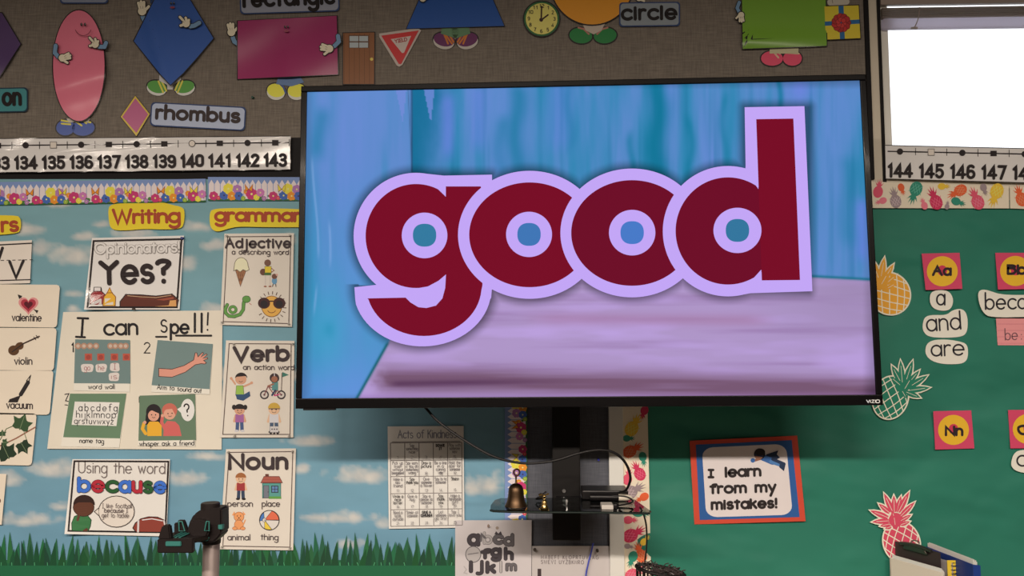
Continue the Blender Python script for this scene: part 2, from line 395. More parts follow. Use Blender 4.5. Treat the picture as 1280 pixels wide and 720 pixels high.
# window: frame, pane, open to the daylight
wf = empty('window_1', ((WX0+WX1)/2, .08, WZ0)); wf['kind'] = 'structure'
m_alu = mat('cream_window_frame', C(220, 205, 180), .4)
t = .030; fr = MB()
fr.box((WX0, .006, WZ0), (WX0+t, .07, WZ1), .002).box((WX1-t, .006, WZ0), (WX1, .07, WZ1), .002)
fr.box((WX0+t, .006, WZ0), (WX1-t, .07, WZ0+.02), .002).box((WX0+t, .006, WZ1-t), (WX1-t, .07, WZ1), .002)
fr.build('window_frame', m_alu, wf)
mg = bpy.data.materials.new('window_glass'); mg.use_nodes = True; nt = mg.node_tree; N = nt.nodes; N.remove(N['Principled BSDF'])
tr = N.new('ShaderNodeBsdfTransparent'); gl = N.new('ShaderNodeBsdfGlossy'); gl.inputs['Roughness'].default_value = .02; fz = N.new('ShaderNodeFresnel'); ms = N.new('ShaderNodeMixShader')
nt.links.new(fz.outputs[0], ms.inputs[0]); nt.links.new(tr.outputs[0], ms.inputs[1]); nt.links.new(gl.outputs[0], ms.inputs[2]); nt.links.new(ms.outputs[0], N['Material Output'].inputs[0])
MB().box((WX0+t, .05, WZ0+.02), (WX1-t, .054, WZ1-t)).build('pane', mg, wf)
# raised blind: headrail, stacked slats, bottom rail, cord
bl = empty('window_blind', ((WX0+WX1)/2, -.0, WZ1-.1), 'raised cream blind bunched at the top of the bright window', 'blind')
xa, xb = WX0+.004, WX1-.01
zt = Wz(9.5, 1190); m_bl = mat('blind_cream', C(190, 170, 150), .5); m_bl2 = mat('blind_lilac_white', (.62, .6, .66), .45)
def vinyl(m, c):                            # thin vinyl lets some daylight through
    n = m.node_tree; tl = n.nodes.new('ShaderNodeBsdfTranslucent'); tl.inputs[0].default_value = (*c, 1); mx = n.nodes.new('ShaderNodeMixShader'); mx.inputs[0].default_value = .5
    n.links.new(n.nodes['Principled BSDF'].outputs[0], mx.inputs[1]); n.links.new(tl.outputs[0], mx.inputs[2]); n.links.new(mx.outputs[0], n.nodes['Material Output'].inputs[0])
vinyl(m_bl, (.45, .38, .3)); vinyl(m_bl2, (.88, .85, .95)); m_bl2.node_tree.nodes['Mix Shader'].inputs[0].default_value = .72
MB().box((xa, -.012, zt+.0075), (xb, .004, zt+.05), .002).build('headrail', mat('blind_headrail', C(150, 130, 112), .5), bl)
for k in range(8):
    z = zt-.002-k*.0042
    MB().box((xa+.004, -.010, z-.0016), (xb-.01, .004, z), 0).build('slat', m_bl, bl)
MB().box((xa+.004, -.014, zt-.068), (xb-.01, .004, zt-.036), .004).build('bottom_rail', m_bl2, bl)
cx = Wx(1140, 20)
MB().tube([(cx+.015, -.018, zt-.005), (cx+.008, -.022, zt-.04), (cx, -.02, zt-.062), (cx-.006, -.018, zt-.070)], .0016).build('cord', m_bl, bl)
MB().box((cx-.012, -.021, zt-.072), (cx+.006, -.0145, zt-.067)).build('cord_clip', m_bl, bl)

# ---- numpy noise for hand-painted patterns ------------------------------------
def vnoise(x, y, seed):
    xi = np.floor(x).astype(int); yi = np.floor(y).astype(int); xf = x-xi; yf = y-yi
    xf = xf*xf*(3-2*xf); yf = yf*yf*(3-2*yf)
    def h(a, b):
        n = (a*374761393+b*668265263+seed*1274126177) & 0x7fffffff; n = (n ^ (n >> 13))*1103515245 & 0x7fffffff
        return ((n ^ (n >> 16)) & 0xffff)/65535.0
    return (h(xi, yi)*(1-xf)+h(xi+1, yi)*xf)*(1-yf)+(h(xi, yi+1)*(1-xf)+h(xi+1, yi+1)*xf)*yf
def fbm(x, y, seed, o=4):
    s = 0; a = .5; t = 0
    for i in range(o): s = s+a*vnoise(x*2**i, y*2**i, seed+i); t += a; a *= .5
    return s/t
def grid(name, x0, y0, x1, y1, step, P, colf, depthf=None, parent=None, material=PAPER, smooth=True):
    nx = int((x1-x0)/step)+1; ny = int((y1-y0)/step)+1
    gx, gy = np.meshgrid(np.linspace(x0, x1, nx), np.linspace(y0, y1, ny)); col = colf(gx, gy)
    dd = depthf(gx, gy) if depthf else np.zeros_like(gx)
    V = [P(float(a), float(b), float(c)) for a, b, c in zip(gx.ravel(), gy.ravel(), dd.ravel())]
    Fc = [(j*nx+i, j*nx+nx+i, j*nx+nx+i+1, j*nx+i+1) for j in range(ny-1) for i in range(nx-1)]
    return finish(name, V, Fc, material, parent, col.reshape(-1, 3), smooth)

# ---- sky paper with clouds and grass ---------------------------------------------
ILLn = ILL
def Cn(a, e=1.0): return np.clip(lin(a)/(ILLn*e), .004, .86)
CL = [(95,322,34,13),(92,367,13,6),(92,387,13,6),(47,311,22,10),(232,331,12,12),(247,284,20,8),(268,307,17,8),(127,281,13,5),(167,293,24,7),
(29,287,24,9),(73,256,16,4),(105,296,14,6),(72,588,30,12),(77,634,12,6),(35,651,34,10),(10,602,14,10),(230,598,24,12),(258,571,22,6),(378,586,10,8),
(405,648,18,5),(388,553,24,7),(452,596,34,12),(424,648,38,9),(481,655,12,9),(595,612,14,10),(609,608,22,14),(436,681,14,8),(270,390,18,10),
(-60,340,40,14),(-120,450,50,16),(-60,560,40,12),(-160,620,44,14),(360,300,10,8),(368,470,14,9),(270,470,24,9),(540,570,20,8),(120,450,30,10),(250,520,22,10)]
def skycol(x, y):
    n = fbm(x/70, y/26, 5); base = np.empty(x.shape+(3,)); t = np.clip((y-260)/420, 0, 1)
    a = np.array(Cn((112, 146, 143))); b = np.array(Cn((102, 138, 148)))
    base[:] = a*(1-t[..., None])+b*t[..., None]
    base *= (0.88+.26*n)[..., None]
    cl = np.zeros_like(x); sh = np.zeros_like(x)
    for cx, cy, rx, ry in CL:
        u = (x-cx)/(rx*1.25); v = (y-cy)/(ry*1.25)
        v = np.where(v > 0, v*1.5, v)
        d = 1-np.sqrt(u*u+v*v)+(fbm(x/13, y/12, int(cx)+9, 3)-.5)*1.3*np.where(v < 0, 1, .5)
        cl = np.maximum(cl, np.clip(d*1.3, 0, 1)**.8)
    c = np.array(Cn((200, 188, 168))); c2 = np.array(Cn((170, 166, 154)))
    sh = np.clip(fbm(x/14, y/10, 31)*1.6-.3, 0, 1)
    cc = c*sh[..., None]+c2*(1-sh[..., None])
    k = (cl*.92)[..., None]
    out = base*(1-k)+cc*k
    return out
SKY = Surf(.005)
def sky_bulge(x, y): return (fbm(x/90, y/60, 77, 3)-.5)*.003+.0005
sky = grid('sky_paper', -260, 224, 650, 800, 2.5, lambda x, y, d: PY(x, y, -.005-d), skycol, sky_bulge)
tag(sky, 'pale blue sky and cloud paper with grass along the bottom, backing the left display', 'backdrop paper')
g = Art(Surf(.0085)); g.STEP = 2.5e-6; gd = C(26, 74, 44); gm = C(34, 98, 58)
g.poly([(-260, 700), (650, 700), (650, 800), (-260, 800)], C(28, 88, 52))
for row, (yb, h, c) in enumerate(((704, 32, C(34, 88, 52)), (709, 28, C(22, 66, 38)))):
    x = -258+row*4
    while x < 640:
        hh = h*random.uniform(.75, 1.25); tl = random.uniform(-5, 5); wd = random.uniform(7, 11); cc = tuple(v*random.uniform(.8, 1.2) for v in c)
        g.tris([(x-wd/2, yb), (x+wd/2, yb), (x+wd*.32+tl*.4, yb-hh*.5), (x+tl, yb-hh), (x-wd*.32+tl*.4, yb-hh*.5)], [(0, 1, 2, 4), (4, 2, 3)], cc)
        x += random.uniform(6, 11)
x = -258
while x < 640:
    g.line([(x, 711+random.uniform(-3, 3)), (x+random.uniform(-2, 2), 703)], .9, C(70, 140, 90)); x += random.uniform(10, 22)
g.poly([(-260, 707), (650, 707), (650, 800), (-260, 800)], C(28, 90, 54))
g.build('grass_print', sky)

# ---- green paper --------------------------------------------------------------------
def greencol(x, y):
    n = fbm(x/50, y/30, 3); return np.array(Cn((36, 104, 80)))*(0.92+.16*n)[..., None]
def fold(x, y):
    a = fbm(x/170+y/320, y/52-x/200, 12, 3)*.026; b = fbm(x/60, y/30+x/100, 22, 2)*.006
    return np.clip(a+b-.0125, 0, .0095)
gp = grid('green_paper', 797, 250, 1560, 820, 4.0, lambda x, y, d: PY(x, y, -.004-d), greencol, fold)
tag(gp, 'creased emerald green backing paper of the right display', 'backdrop paper')

# ================================================================= TELEVISION
TQ = (0.10849986, -0.3766305, 1.77971843); TR_ = (-0.01765479, -0.00874589, -0.002977)
from mathutils import Euler
TM = Matrix.Translation(TQ) @ Euler(TR_, 'XYZ').to_matrix().to_4x4()
Wt, Ht = 1.458, .838
def TP(px, py, lift):                       # photo point on the screen plane
    d = ray(px, py); n = TM.to_3x3() @ Vector((0, -1, 0)); p0 = TM.translation+n*(.0+lift)
    return CAM+d*((p0-CAM).dot(n)/d.dot(n))
tv = empty('television', TM.translation-Vector((0, 0, Ht/2)), 'large black flat television showing the word good in red letters', 'television')
def tbox(mb, a, b, bev=0):
    q = MB().box(a, b, bev); mb.add([TM @ v for v in q.v], q.f); return mb
hx, hz = Wt/2, Ht/2; bw = .0155; bb = .026
tbox(MB(), (-hx+.002, .006, -hz+.002), (hx-.002, .035, hz-.002), .004).build('body', BLACKM, tv)
tbox(MB(), (-hx*.72, .035, -hz*.8), (hx*.72, .068, hz*.55), .012).build('rear_housing', BLACKM, tv)
mgl = mat('gloss_black_bezel', (.004, .0035, .004), .3, spec=.12, coat=.04)
for a, b in (((-hx, -.005, hz-bw), (hx, .02, hz)), ((-hx, -.005, -hz), (hx, .02, -hz+bb)), ((-hx, -.005, -hz+bb), (-hx+bw, .02, hz-bw)), ((hx-bw, -.005, -hz+bb), (hx, .02, hz-bw))):
    tbox(MB(), a, b, .0022).build('bezel', mgl, tv)
tbox(MB(), (-hx+.02, -.004, -hz-.004), (-hx+.10, .01, -hz), 0).build('bezel_clip', BLACK, tv)
def sm(a, b, x): t = np.clip((x-a)/(b-a), 0, 1); return t*t*(3-2*t)
def screencol(x, y):
    def col(c): return np.array(c, float)
    def mixc(o, c, k): return o*(1-k[..., None])+col(c)*k[..., None]
    o = np.zeros(x.shape+(3,)); o[:] = col((90, 140, 204))
    st = fbm(x/26, y/210, 40, 4); st2 = fbm(x/13+9, y/260, 50, 3)
    o = mixc(o, (112, 142, 222), np.clip((st-.52)*3.2, 0, 1)*.8)
    o = mixc(o, (46, 136, 180), np.clip((.52-st)*3.4, 0, 1)*.9)
    o = mixc(o, (34, 116, 160), np.clip((st2-.6)*3, 0, 1)*.7*sm(500, 530, x))
    # left wall part
    L = 1-sm(513, 516, x)
    o = mixc(o, (108, 142, 214), L*.5*(1-sm(150, 300, y)))
    o = mixc(o, (72, 158, 205), L*.55*sm(180, 420, y)*(0.6+.6*fbm(x/22, y/60, 61)))
    o = mixc(o, (108, 150, 232), L*sm(420, 500, y)*.6)
    # teal right of the corner
    tl = sm(514, 516, x)*(1-sm(525, 590, x+.18*(y-110)+18*(fbm(x/20, y/30, 66)-.5)))
    o = mixc(o, (18, 110, 150), tl*.9)
    for cx, w_, y0, y1, k in ((400, 10, 140, 190, .4), (626, 9, 150, 215, .35), (646, 12, 110, 215, .55), (821, 14, 100, 225, .85), (790, 5, 170, 220, .5), (862, 5, 150, 215, .5), (905, 5, 120, 200, .4), (973, 4, 96, 134, .7), (1060, 14, 200, 300, .3), (712, 6, 110, 180, .35)):
        k2 = np.exp(-((x-cx-3*np.sin(y/14+cx))/w_)**2)*sm(y0-14, y0+8, y)*(1-sm(y1-8, y1+20, y))*k
        o = mixc(o, (10, 118, 150), k2)
    for cx, w_, y0, y1, k in ((560, 8, 110, 210, .5), (598, 10, 100, 200, .4), (700, 16, 90, 200, .3), (1000, 16, 90, 140, .5), (1078, 9, 240, 340, .55)):
        o = mixc(o, (120, 130, 236), np.exp(-((x-cx)/w_)**2)*sm(y0, y0+20, y)*(1-sm(y1-30, y1, y))*k)
    o = mixc(o, (60, 170, 205), np.exp(-((x-410)/22)**2-((y-412)/55)**2)*.5)
    o = mixc(o, (30, 140, 175), np.exp(-((x-411)/7)**2-((y-412)/10)**2)*.35)
    for cx, y0, y1 in ((394, 190, 330), (409, 270, 340), (394, 350, 400)):
        o = mixc(o, (150, 180, 235), np.exp(-((x-cx-4*np.sin(y/40))/1.4)**2)*sm(y0, y0+20, y)*(1-sm(y1-20, y1, y))*.5)
    # icicle-like points and the corner line
    for tx, ty, w_ in ((503.5, 153, 9), (538.5, 153, 9)):
        hw = (ty-y)/44*w_*.8; cxx = tx-(ty-y)*.05
        o = mixc(o, (118, 142, 220), ((np.abs(x-cxx) < hw) & (y < ty))*.8)
    o = mixc(o, (38, 78, 118), np.exp(-((x-514.5-(y-110)*.002)/1.0)**2)*(1-sm(215, 216, y)))
    o = mixc(o, (60, 90, 130), np.exp(-((x-510-(y-110)*.05)/.8)**2)*(1-sm(170, 230, y))*.5)
    # the pale floor
    yb = np.where(x < 1010, 300.0, 346+(x-1010)*.055)
    xl = 446+(499-y)*.56
    fl = sm(-1, 1, y-yb)*sm(-1, 1, x-xl)
    f = np.zeros_like(o); f[:] = col((178, 153, 204))
    n1 = fbm(x/200, y/7, 80, 4); n2 = fbm(x/90, y/16, 90, 3)
    f = mixc(f, (160, 130, 182), np.clip((n1-.5)*3, 0, 1)*.8); f = mixc(f, (192, 164, 228), np.clip((n2-.48)*3, 0, 1)*.85)
    f = mixc(f, (150, 130, 170), sm(900, 1080, x)*(1-sm(350, 470, y))*.55)
    f = mixc(f, (168, 126, 170), np.exp(-((y-398-(x-700)*.01)/8)**2)*sm(640, 700, x)*(1-sm(930, 980, x))*.6)
    yb2 = 476+np.maximum(x-640, 0)*.03
    br = np.exp(-((y-yb2)/15)**2)*sm(462, 500, x+14*fbm(x/9, y/9, 7))*(.55+.75*(fbm(x/140, y/4, 99, 3)))
    f = mixc(f, (112, 78, 102), np.clip(br*1.15, 0, 1)*.85)
    f = mixc(f, (84, 50, 84), np.exp(-((y-480-(x-480)*-.015)/4)**2)*sm(480, 500, x)*(1-sm(560, 760, x))*.7)
    f = mixc(f, (96, 66, 96), np.exp(-((x-1092)/16)**2-((y-492)/10)**2)*.9)
    f = mixc(f, (182, 140, 218), sm(486, 500, y)*.5)
    o = mixc(o, (0, 0, 0), fl); o = o+f*fl[..., None]
    ln = np.exp(-((x-xl+.5)/2.0)**2)*sm(425, 432, y); o = mixc(o, (16, 96, 108), ln)
    ln = np.exp(-((y-yb+1)/1.8)**2)*sm(1010, 1016, x); o = mixc(o, (20, 110, 130), ln*.8)
    # soft drop shade printed round the word
    def el(cx, cy, rx, ry): return (np.sqrt(((x-cx)/rx)**2+((y-cy)/ry)**2)-1)*min(rx, ry)
    def bx(a, b, c, d): return np.hypot(np.maximum(np.maximum(a-x, x-c), 0), np.maximum(np.maximum(b-y, y-d), 0))
    d = el(520, 295, 78, 79)
    for q in (el(662, 293.5, 89, 80), el(790, 291, 89, 80), el(910, 289, 81, 81), bx(931, 134, 1011, 365), bx(527, 218, 615, 300), el(530, 358, 86, 75)+1000*(y < 356)): d = np.minimum(d, q)
    o = o*(1-.42*np.clip(1-(np.maximum(d-0, 0))/13, 0, 1)**1.5)[..., None]
    # vignette shading painted into the screen colour along the panel edges
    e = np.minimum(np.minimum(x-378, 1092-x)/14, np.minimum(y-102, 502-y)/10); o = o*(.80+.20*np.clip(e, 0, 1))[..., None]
    return lin(np.clip(o*.98, 0, 255))
_inv = TM.inverted()
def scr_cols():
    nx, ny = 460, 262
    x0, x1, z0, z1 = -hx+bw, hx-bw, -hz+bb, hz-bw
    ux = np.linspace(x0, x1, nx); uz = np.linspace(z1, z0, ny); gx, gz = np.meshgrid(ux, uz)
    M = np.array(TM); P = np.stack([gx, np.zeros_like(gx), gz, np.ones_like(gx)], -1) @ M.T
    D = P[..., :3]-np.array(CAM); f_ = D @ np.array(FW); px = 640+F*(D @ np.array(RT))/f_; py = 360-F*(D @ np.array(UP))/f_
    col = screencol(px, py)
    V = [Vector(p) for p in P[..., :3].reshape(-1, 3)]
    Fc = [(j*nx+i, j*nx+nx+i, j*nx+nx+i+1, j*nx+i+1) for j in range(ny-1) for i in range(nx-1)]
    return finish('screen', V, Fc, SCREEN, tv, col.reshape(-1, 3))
scr = scr_cols()
LS = Surf(.0004, plane=TP); LIL = RAW(195, 166, 246); RED = RAW(120, 12, 38); RED2 = RAW(110, 13, 40)
def rawdisc(A, cx, cy, rx, ry, c): A.poly(arc(cx, cy, rx, ry, 0, 357, 119), c)
LT='lilac edged dark red letter '
def done(ch):
    global a
    o = a.build('printed_letter', tv, SCREEN, LT+ch); l = a.l; a = Art(LS, l+1e-5)
a = Art(LS)
rawdisc(a, 520, 295, 78, 79, LIL); a.poly([(527, 216.5), (555, 219.5), (615, 218.3), (617, 362), (540, 362)], LIL)
a.poly([(443, 359), (480, 355), (560, 345), (616, 345), (614, 372)]+arc(528, 362, 86, 71, 10, 165, 30)+[(444, 374)], LIL)
rawdisc(a, 520, 295, 63, 65, RED)
a.poly([(557, 233), (601, 233), (606, 260), (603, 357)]+arc(530, 358, 72, 62, 4, 165, 30)+[(459, 373), (507, 372), (513, 378), (523, 384), (533, 385), (545, 382), (553, 373), (556.5, 360), (557.5, 343)], RED)
a.poly([(538, 228), (557.3, 229), (557.3, 246), (548, 237)], LIL)
a.poly([(472, 360), (500, 361), (518, 361), (535, 358), (548, 351), (557.5, 343), (556.5, 360), (552, 374), (544, 382), (533, 385), (523, 384), (513, 378), (507, 372), (490, 367)], LIL)
rawdisc(a, 530.7, 294.3, 28.5, 28.5, LIL)
done('g'); rawdisc(a, 662, 293.5, 89.5, 80, LIL); rawdisc(a, 662, 293.5, 75.5, 65.5, RED); rawdisc(a, 661.3, 293, 28.7, 28.3, LIL)
done('o'); rawdisc(a, 790, 291.2, 89.5, 80.5, LIL); rawdisc(a, 790, 291.2, 76, 66, RED2); rawdisc(a, 790.2, 290.8, 29, 28.5, LIL)
done('o'); rawdisc(a, 910, 289, 81.5, 81.5, LIL); a.poly([(930.8, 134), (1005.5, 132.7), (1015.5, 364), (938, 366.5), (925, 369), (932, 207)], LIL)
rawdisc(a, 910, 288.7, 65.5, 67, RED2)
a.poly([(945.3, 149), (991.7, 148.2), (1000, 350), (952.3, 350.5)], RED); a.poly([(940, 225), (947.2, 222), (948, 236.5)], LIL); a.poly([(951.6, 337), (952.2, 352), (938, 352)], LIL)
rawdisc(a, 921.8, 288, 30, 28.3, LIL)
done('d')
for cx, cy, cc in ((530.7, 294, (52, 122, 160)), (661.3, 293, (64, 118, 182)), (790.2, 290.8, (72, 122, 200)), (921.8, 288, (52, 118, 158))):
    P = [(cx+14.6*np.sign(math.cos(t))*abs(math.cos(t))**.85, cy+14.3*np.sign(math.sin(t))*abs(math.sin(t))**.85) for t in np.linspace(0, 2*math.pi, 49)[:-1]]
    a = Art(LS, .002); a.poly(P, RAW(*cc)); a.build('letter_opening', tv, SCREEN)
a = Art(LS, .0056)
for ch, x0, x1 in (('V', 1083, 1087), ('I', 1087.5, 1089), ('Z', 1089.5, 1093), ('I', 1094, 1094.2), ('O', 1095, 1099.5)):
    if ch == 'I': a.line([(x0+.4, 499.8), (x0+.4, 503.4)], .9, C(215, 205, 200))
    elif ch == 'V': a.line([(x0, 499.8), (x0+2.2, 503.2), (x1, 499.8)], .9, C(200, 195, 190))
    elif ch == 'Z': a.line([(x0, 500), (x1, 500), (x0, 503.3), (x1, 503.3)], .9, C(215, 205, 200))
    else: a.line(rrect(x0, 499.9, x1, 503.4, 1.3)+[(x1-1.3, 499.9)], .9, C(215, 205, 200))
a.build('maker_mark', tv)

# mount: column down the wall behind the set
mt = empty('television_mount', (Wx(708, 600), -.05, Wz(677, 708)), 'black steel column mount fixed to the wall behind the television', 'mount')
a0 = PY(690.5, 600, -.10); b0 = PY(725.5, 600, -.10)
MB().box((a0.x, -.10, PY(708, 676, -.10).z), (b0.x, -.05, 1.9), .004).build('column', BLACKM, mt)
MB().box((a0.x-.03, -.05, 1.45), (b0.x+.03, -.003, 2.0), .003).build('back_plate', BLACKM, mt)
MB().box((a0.x+.015, -.05, PY(708, 660, -.10).z), (b0.x-.015, -.003, 1.2), .002).build('wall_bracket', BLACKM, mt)
for s in (-1, 1): MB().box((TQ[0]+s*.2-.02, -.33, 1.55), (TQ[0]+s*.2+.02, -.295, 2.05), .003).build('arm', BLACKM, mt)
MB().box((a0.x-.02, -.30, 1.74), (b0.x+.30, -.10, 1.80), .003).build('cross_arm', BLACKM, mt)
for z in (.03, .08): MB().lathe((a0.x+.022+z*.35, -.1025, PY(700, 600, -.1).z-z), [(.0, -.0015), (.005, -.0015), (.005, .0015)], 12, 'y').build('bolt', mat('steel', (.5, .5, .5), .3, 1), mt)
# ================================================================= PAPER THINGS
INK = C(38, 30, 28); WHT = C(214, 196, 172); K = INK
def paper(name, label, cat, pts, base, col=WHT, group=None, material=PAPER, warp=None, rings=1, thick=.0008, edge=None):
    sf = Surf(base, warp); o = sheet(name, pts, sf, col, thick, material, rings=rings, ecol=edge); tag(o, label, cat, group)
    return o, Surf(base+.0004, warp)
def border(sf, par, pts, wd, col=K, name='printed_border', material=PAPER):
    a = Art(sf, .0001); a.line(list(pts)+[pts[0]], wd, col); return a.build(name, par, material)
def lettering(par, sf, items, material=PAPER, name='lettering', lift=.0006):
    a = Art(sf, lift)
    for it in items: a.text(*it[0], **it[1])
    return a.build(name, par, material)
def T(*a, **k): return (a, k)
def insetq(q, d):
    cx = sum(p[0] for p in q)/4; cy = sum(p[1] for p in q)/4
    return [(x+(d if x < cx else -d), y+(d if y < cy else -d)) for x, y in q]
def curl(x0, y0, rad, amt):                 # corner of a sheet lifting off the wall
    return lambda x, y: amt*max(0.0, 1-math.hypot(x-x0, y-y0)/rad)**2

# ---------------------------------------------------------------- number lines
def numline(label, pts, warp, nums, x0, dx, yl, yn, slope, xref, hc, seam=None, bord=True):
    o, sf = paper('number_line', label, 'number line', pts, .012, C(244, 230, 206), None, GLOSS, warp, 6)
    if bord: border(Surf(.0126, warp), o, insetq(pts, 1.6) if False else [(x, y) for x, y in pts], .9, name='printed_border', material=GLOSS)
    a = Art(Surf(.0126, warp), .0002)
    xs = pts[0][0]+4; xe = pts[1][0]-2
    Y = lambda x, y: y+slope*(x-xref)
    a.line([(xs, Y(xs, yl)), (xe, Y(xe, yl))], 1.5, K)
    for k, n in enumerate(nums):
        x = x0+dx*k
        a.line([(x+dx/2, Y(x, yl-4.5)), (x+dx/2, Y(x, yl+4.5))], .8, K)
    a.build('axis_print', o, GLOSS)
    shp = {0: 'wc', 5: 'ws'}
    for k, n in enumerate(nums):
        if x0+dx*k < -70: continue
        a = Art(Surf(.0126, warp), .0012); x = x0+dx*k; y = Y(x, yl); r = 3.9
        if n % 10 == 0: a.disc(x, y, r, WHT, out=K, ow=.8)
        elif n % 10 == 5: a.rect(x-r, y-r, x+r, y+r, WHT, out=C(120, 110, 100), ow=.8)
        elif n % 2 == 0: a.disc(x, y, r, K)
        else: a.rect(x-r, y-3.3, x+r, y+3.3, K)
        a.build('marker', o)
    for k, n in enumerate(nums):
        if x0+dx*k < -70: continue
        a = Art(Surf(.0126, warp), .0016); x = x0+dx*k; y = Y(x, yn)
        a.text(str(n), x-hc*.87, y, x+hc*.87, y+slope*30, hc, 3.6, K, gap=.36)   # heavy condensed digits
        a.build('number', o)
    return o
_ot = Art.text
def _text(s, t, x0, y0, x1, y1, xh, wd, col, **k):
    if t.isdigit() and len(t) == 3: xh = (xh-wd)/1.7+wd
    return _ot(s, t, x0, y0, x1, y1, xh, wd, col, **k)
Art.text = _text
numline('long white number line strip reading 133 to 143 left of the television', [(-260, 175.5), (363, 170), (363, 212), (-260, 218)],
        lambda x, y: .0022*math.sin(x/19+y/12)*math.sin(x/47)+.002, list(range(125, 144)), 344-34.67*18, 34.67, 178.3, 209, -.0105, 344, 17.3)
numline('white number line strip reading 144 onward under the bright window', [(1106, 181.5), (1560, 192), (1560, 236), (1107, 223.5)],
        lambda x, y: .002*math.sin(x/37), list(range(144, 156)), 1125, 39.0, 189.4, 222, .020, 1125, 18.6)

# ---------------------------------------------------------------- flower borders
FLW = dict(y=C(226, 196, 62), m=C(186, 50, 96), b=C(62, 92, 150), o=C(222, 132, 36), p=C(190, 110, 150), g=C(140, 160, 50), l=C(165, 110, 150), r=C(200, 60, 80))
def flower(a, x, y, r, c, cc=None):
    for k in range(7):
        t = 2*math.pi*k/7+x; a.disc(x+r*.58*math.cos(t), y+r*.58*math.sin(t), r*.46, c, n=10)
    a.disc(x, y, r*.6, c, n=12); a.disc(x, y, r*.2, cc or C(235, 205, 120), n=8)
def flower_strip(label, M, n, L, Hh, group=None, seed=1):
    "M(u along, v across) -> photo point; v = 0 picket tips, 1 grass"
    rg = random.Random(seed)
    nseg = 16
    pts = [M(L*i/nseg, 0) for i in range(nseg+1)]+[M(L*i/nseg, Hh) for i in range(nseg, -1, -1)]
    o, sf = paper('flower_border', label, 'border strip', pts, .0105, C(118, 134, 166), group, PAPER)
    A = Art(Surf(.0109)); A.STEP = 2e-6; wd = 7.35; k = 0; x = 1.0
    while x < L-1:
        x1 = min(x+wd-.7, L); xm = (x+x1)/2
        A.poly([M(x, Hh), M(x, Hh*.30), M(xm, Hh*.12), M(x1, Hh*.30), M(x1, Hh)], C(222, 196, 182)); x += wd
    A.build('picket_print', o)
    A = Art(Surf(.0114)); A.STEP = 1.5e-6; A.poly([M(0, Hh*.93), M(L, Hh*.93), M(L, Hh), M(0, Hh)], C(50, 96, 50))
    for i in range(int(L/5)): 
        x = rg.uniform(2, L-2); p = M(x, Hh*rg.uniform(.78, .93)); A.disc(p[0], p[1], rg.uniform(1.4, 2.6), C(70, 110, 50), n=8)
    pat = [(7, .80, 5, 'm'), (13, .88, 2.4, 'r'), (20, .78, 5, 'b'), (25.5, .50, 6, 'y'), (30, .80, 5, 'o'), (36.5, .52, 5.2, 'l'), (38.5, .80, 4.8, 'b'), (44, .90, 2.6, 'g'),
           (48, .62, 3.2, 'o'), (54.5, .72, 6.4, 'm'), (60.5, .86, 3.4, 'y'), (65.5, .66, 4.6, 'p'), (70, .9, 2.6, 'l')]
    x = 0; out = []
    while x < L:
        for dx, v, r, c in pat:
            if 3 < x+dx < L-3: out.append((x+dx, v*Hh, r*Hh/31, c))
        x += 74.5
    for (x, y, r, c) in out:
        p = M(x, y); flower(A, p[0], p[1], r*1.18, FLW[c], C(60, 40, 70) if c in 'b' and rg.random() < .5 else None)
    x = 51
    while x < L-6:                            # little butterflies
        for s in (-1, 1):
            q = [M(x, Hh*.52), M(x+s*5, Hh*.30), M(x+s*4, Hh*.62)]; A.poly(q, FLW['o'] if int(x) % 2 else FLW['y'], out=C(120, 40, 40), ow=.5)
        x += 41
    A.build('flower_print', o); return o
flower_strip('long picket fence and flowers border strip above the writing label, left of the seam', lambda u, v: (-260+u, 229.5-u*.016+v+2.2), 0, 517, 29, 'picket fence flower borders', 3)
flower_strip('short picket fence and flowers border strip above the grammar label', lambda u, v: (260+u, 221.2+u*.002+v), 0, 131, 29.5, 'picket fence flower borders', 8)
flower_strip('upright picket fence and flowers border strip under the television, behind the brass bell', lambda u, v: (631+v, 480+u), 0, 250, 28, 'picket fence flower borders', 5)

# ---------------------------------------------------------------- pineapple borders
PC = dict(p=C(206, 76, 92), r=C(190, 44, 74), g=C(146, 124, 118), o=C(212, 88, 44), t=C(44, 124, 96), y=C(228, 172, 50), k=C(214, 110, 116))
def pine(A, x, y, s, ang, c, hatch=True):
    "little printed pineapple: s = body half length, ang 0 = leaves up"
    ca, sa = math.cos(R(ang)), math.sin(R(ang)); q = lambda u, v: (x+(u*ca-v*sa)*s, y+(u*sa+v*ca)*s)
    A.poly([q(u, v) for u, v in arc(0, .35, .82, 1.0, 0, 345, 22)], c)
    for du, dv, w in ((-.75, -1.3, .2), (-.4, -1.75, .2), (0, -1.95, .22), (.4, -1.75, .2), (.75, -1.3, .2), (-.6, -.95, .2), (.6, -.95, .2)):
        A.poly([q(-w, -.45), q(du, dv), q(w, -.45)], c)
    A.poly([q(-.35, -.4), q(-.3, -1.1), q(.3, -1.1), q(.35, -.4)], c)
    if hatch and s > 8:
        lc = tuple(min(v*1.5+.1, .8) for v in c)
        for k in (-.4, 0, .4):
            A.line([q(k-.45, -.25), q(k+.35, 1.0)], .6, lc); A.line([q(k+.45, -.25), q(k-.35, 1.0)], .6, lc)
def pine_strip(label, q, M, items):
    o, sf = paper('pineapple_border', label, 'border strip', q, .0125, C(220, 196, 162), 'pineapple border strips', PAPER)
    A = Art(Surf(.0131))
    for it in items: x, y = M(it[0], it[1]); pine(A, x, y, *it[2:])
    A.build('pineapple_print', o); return o
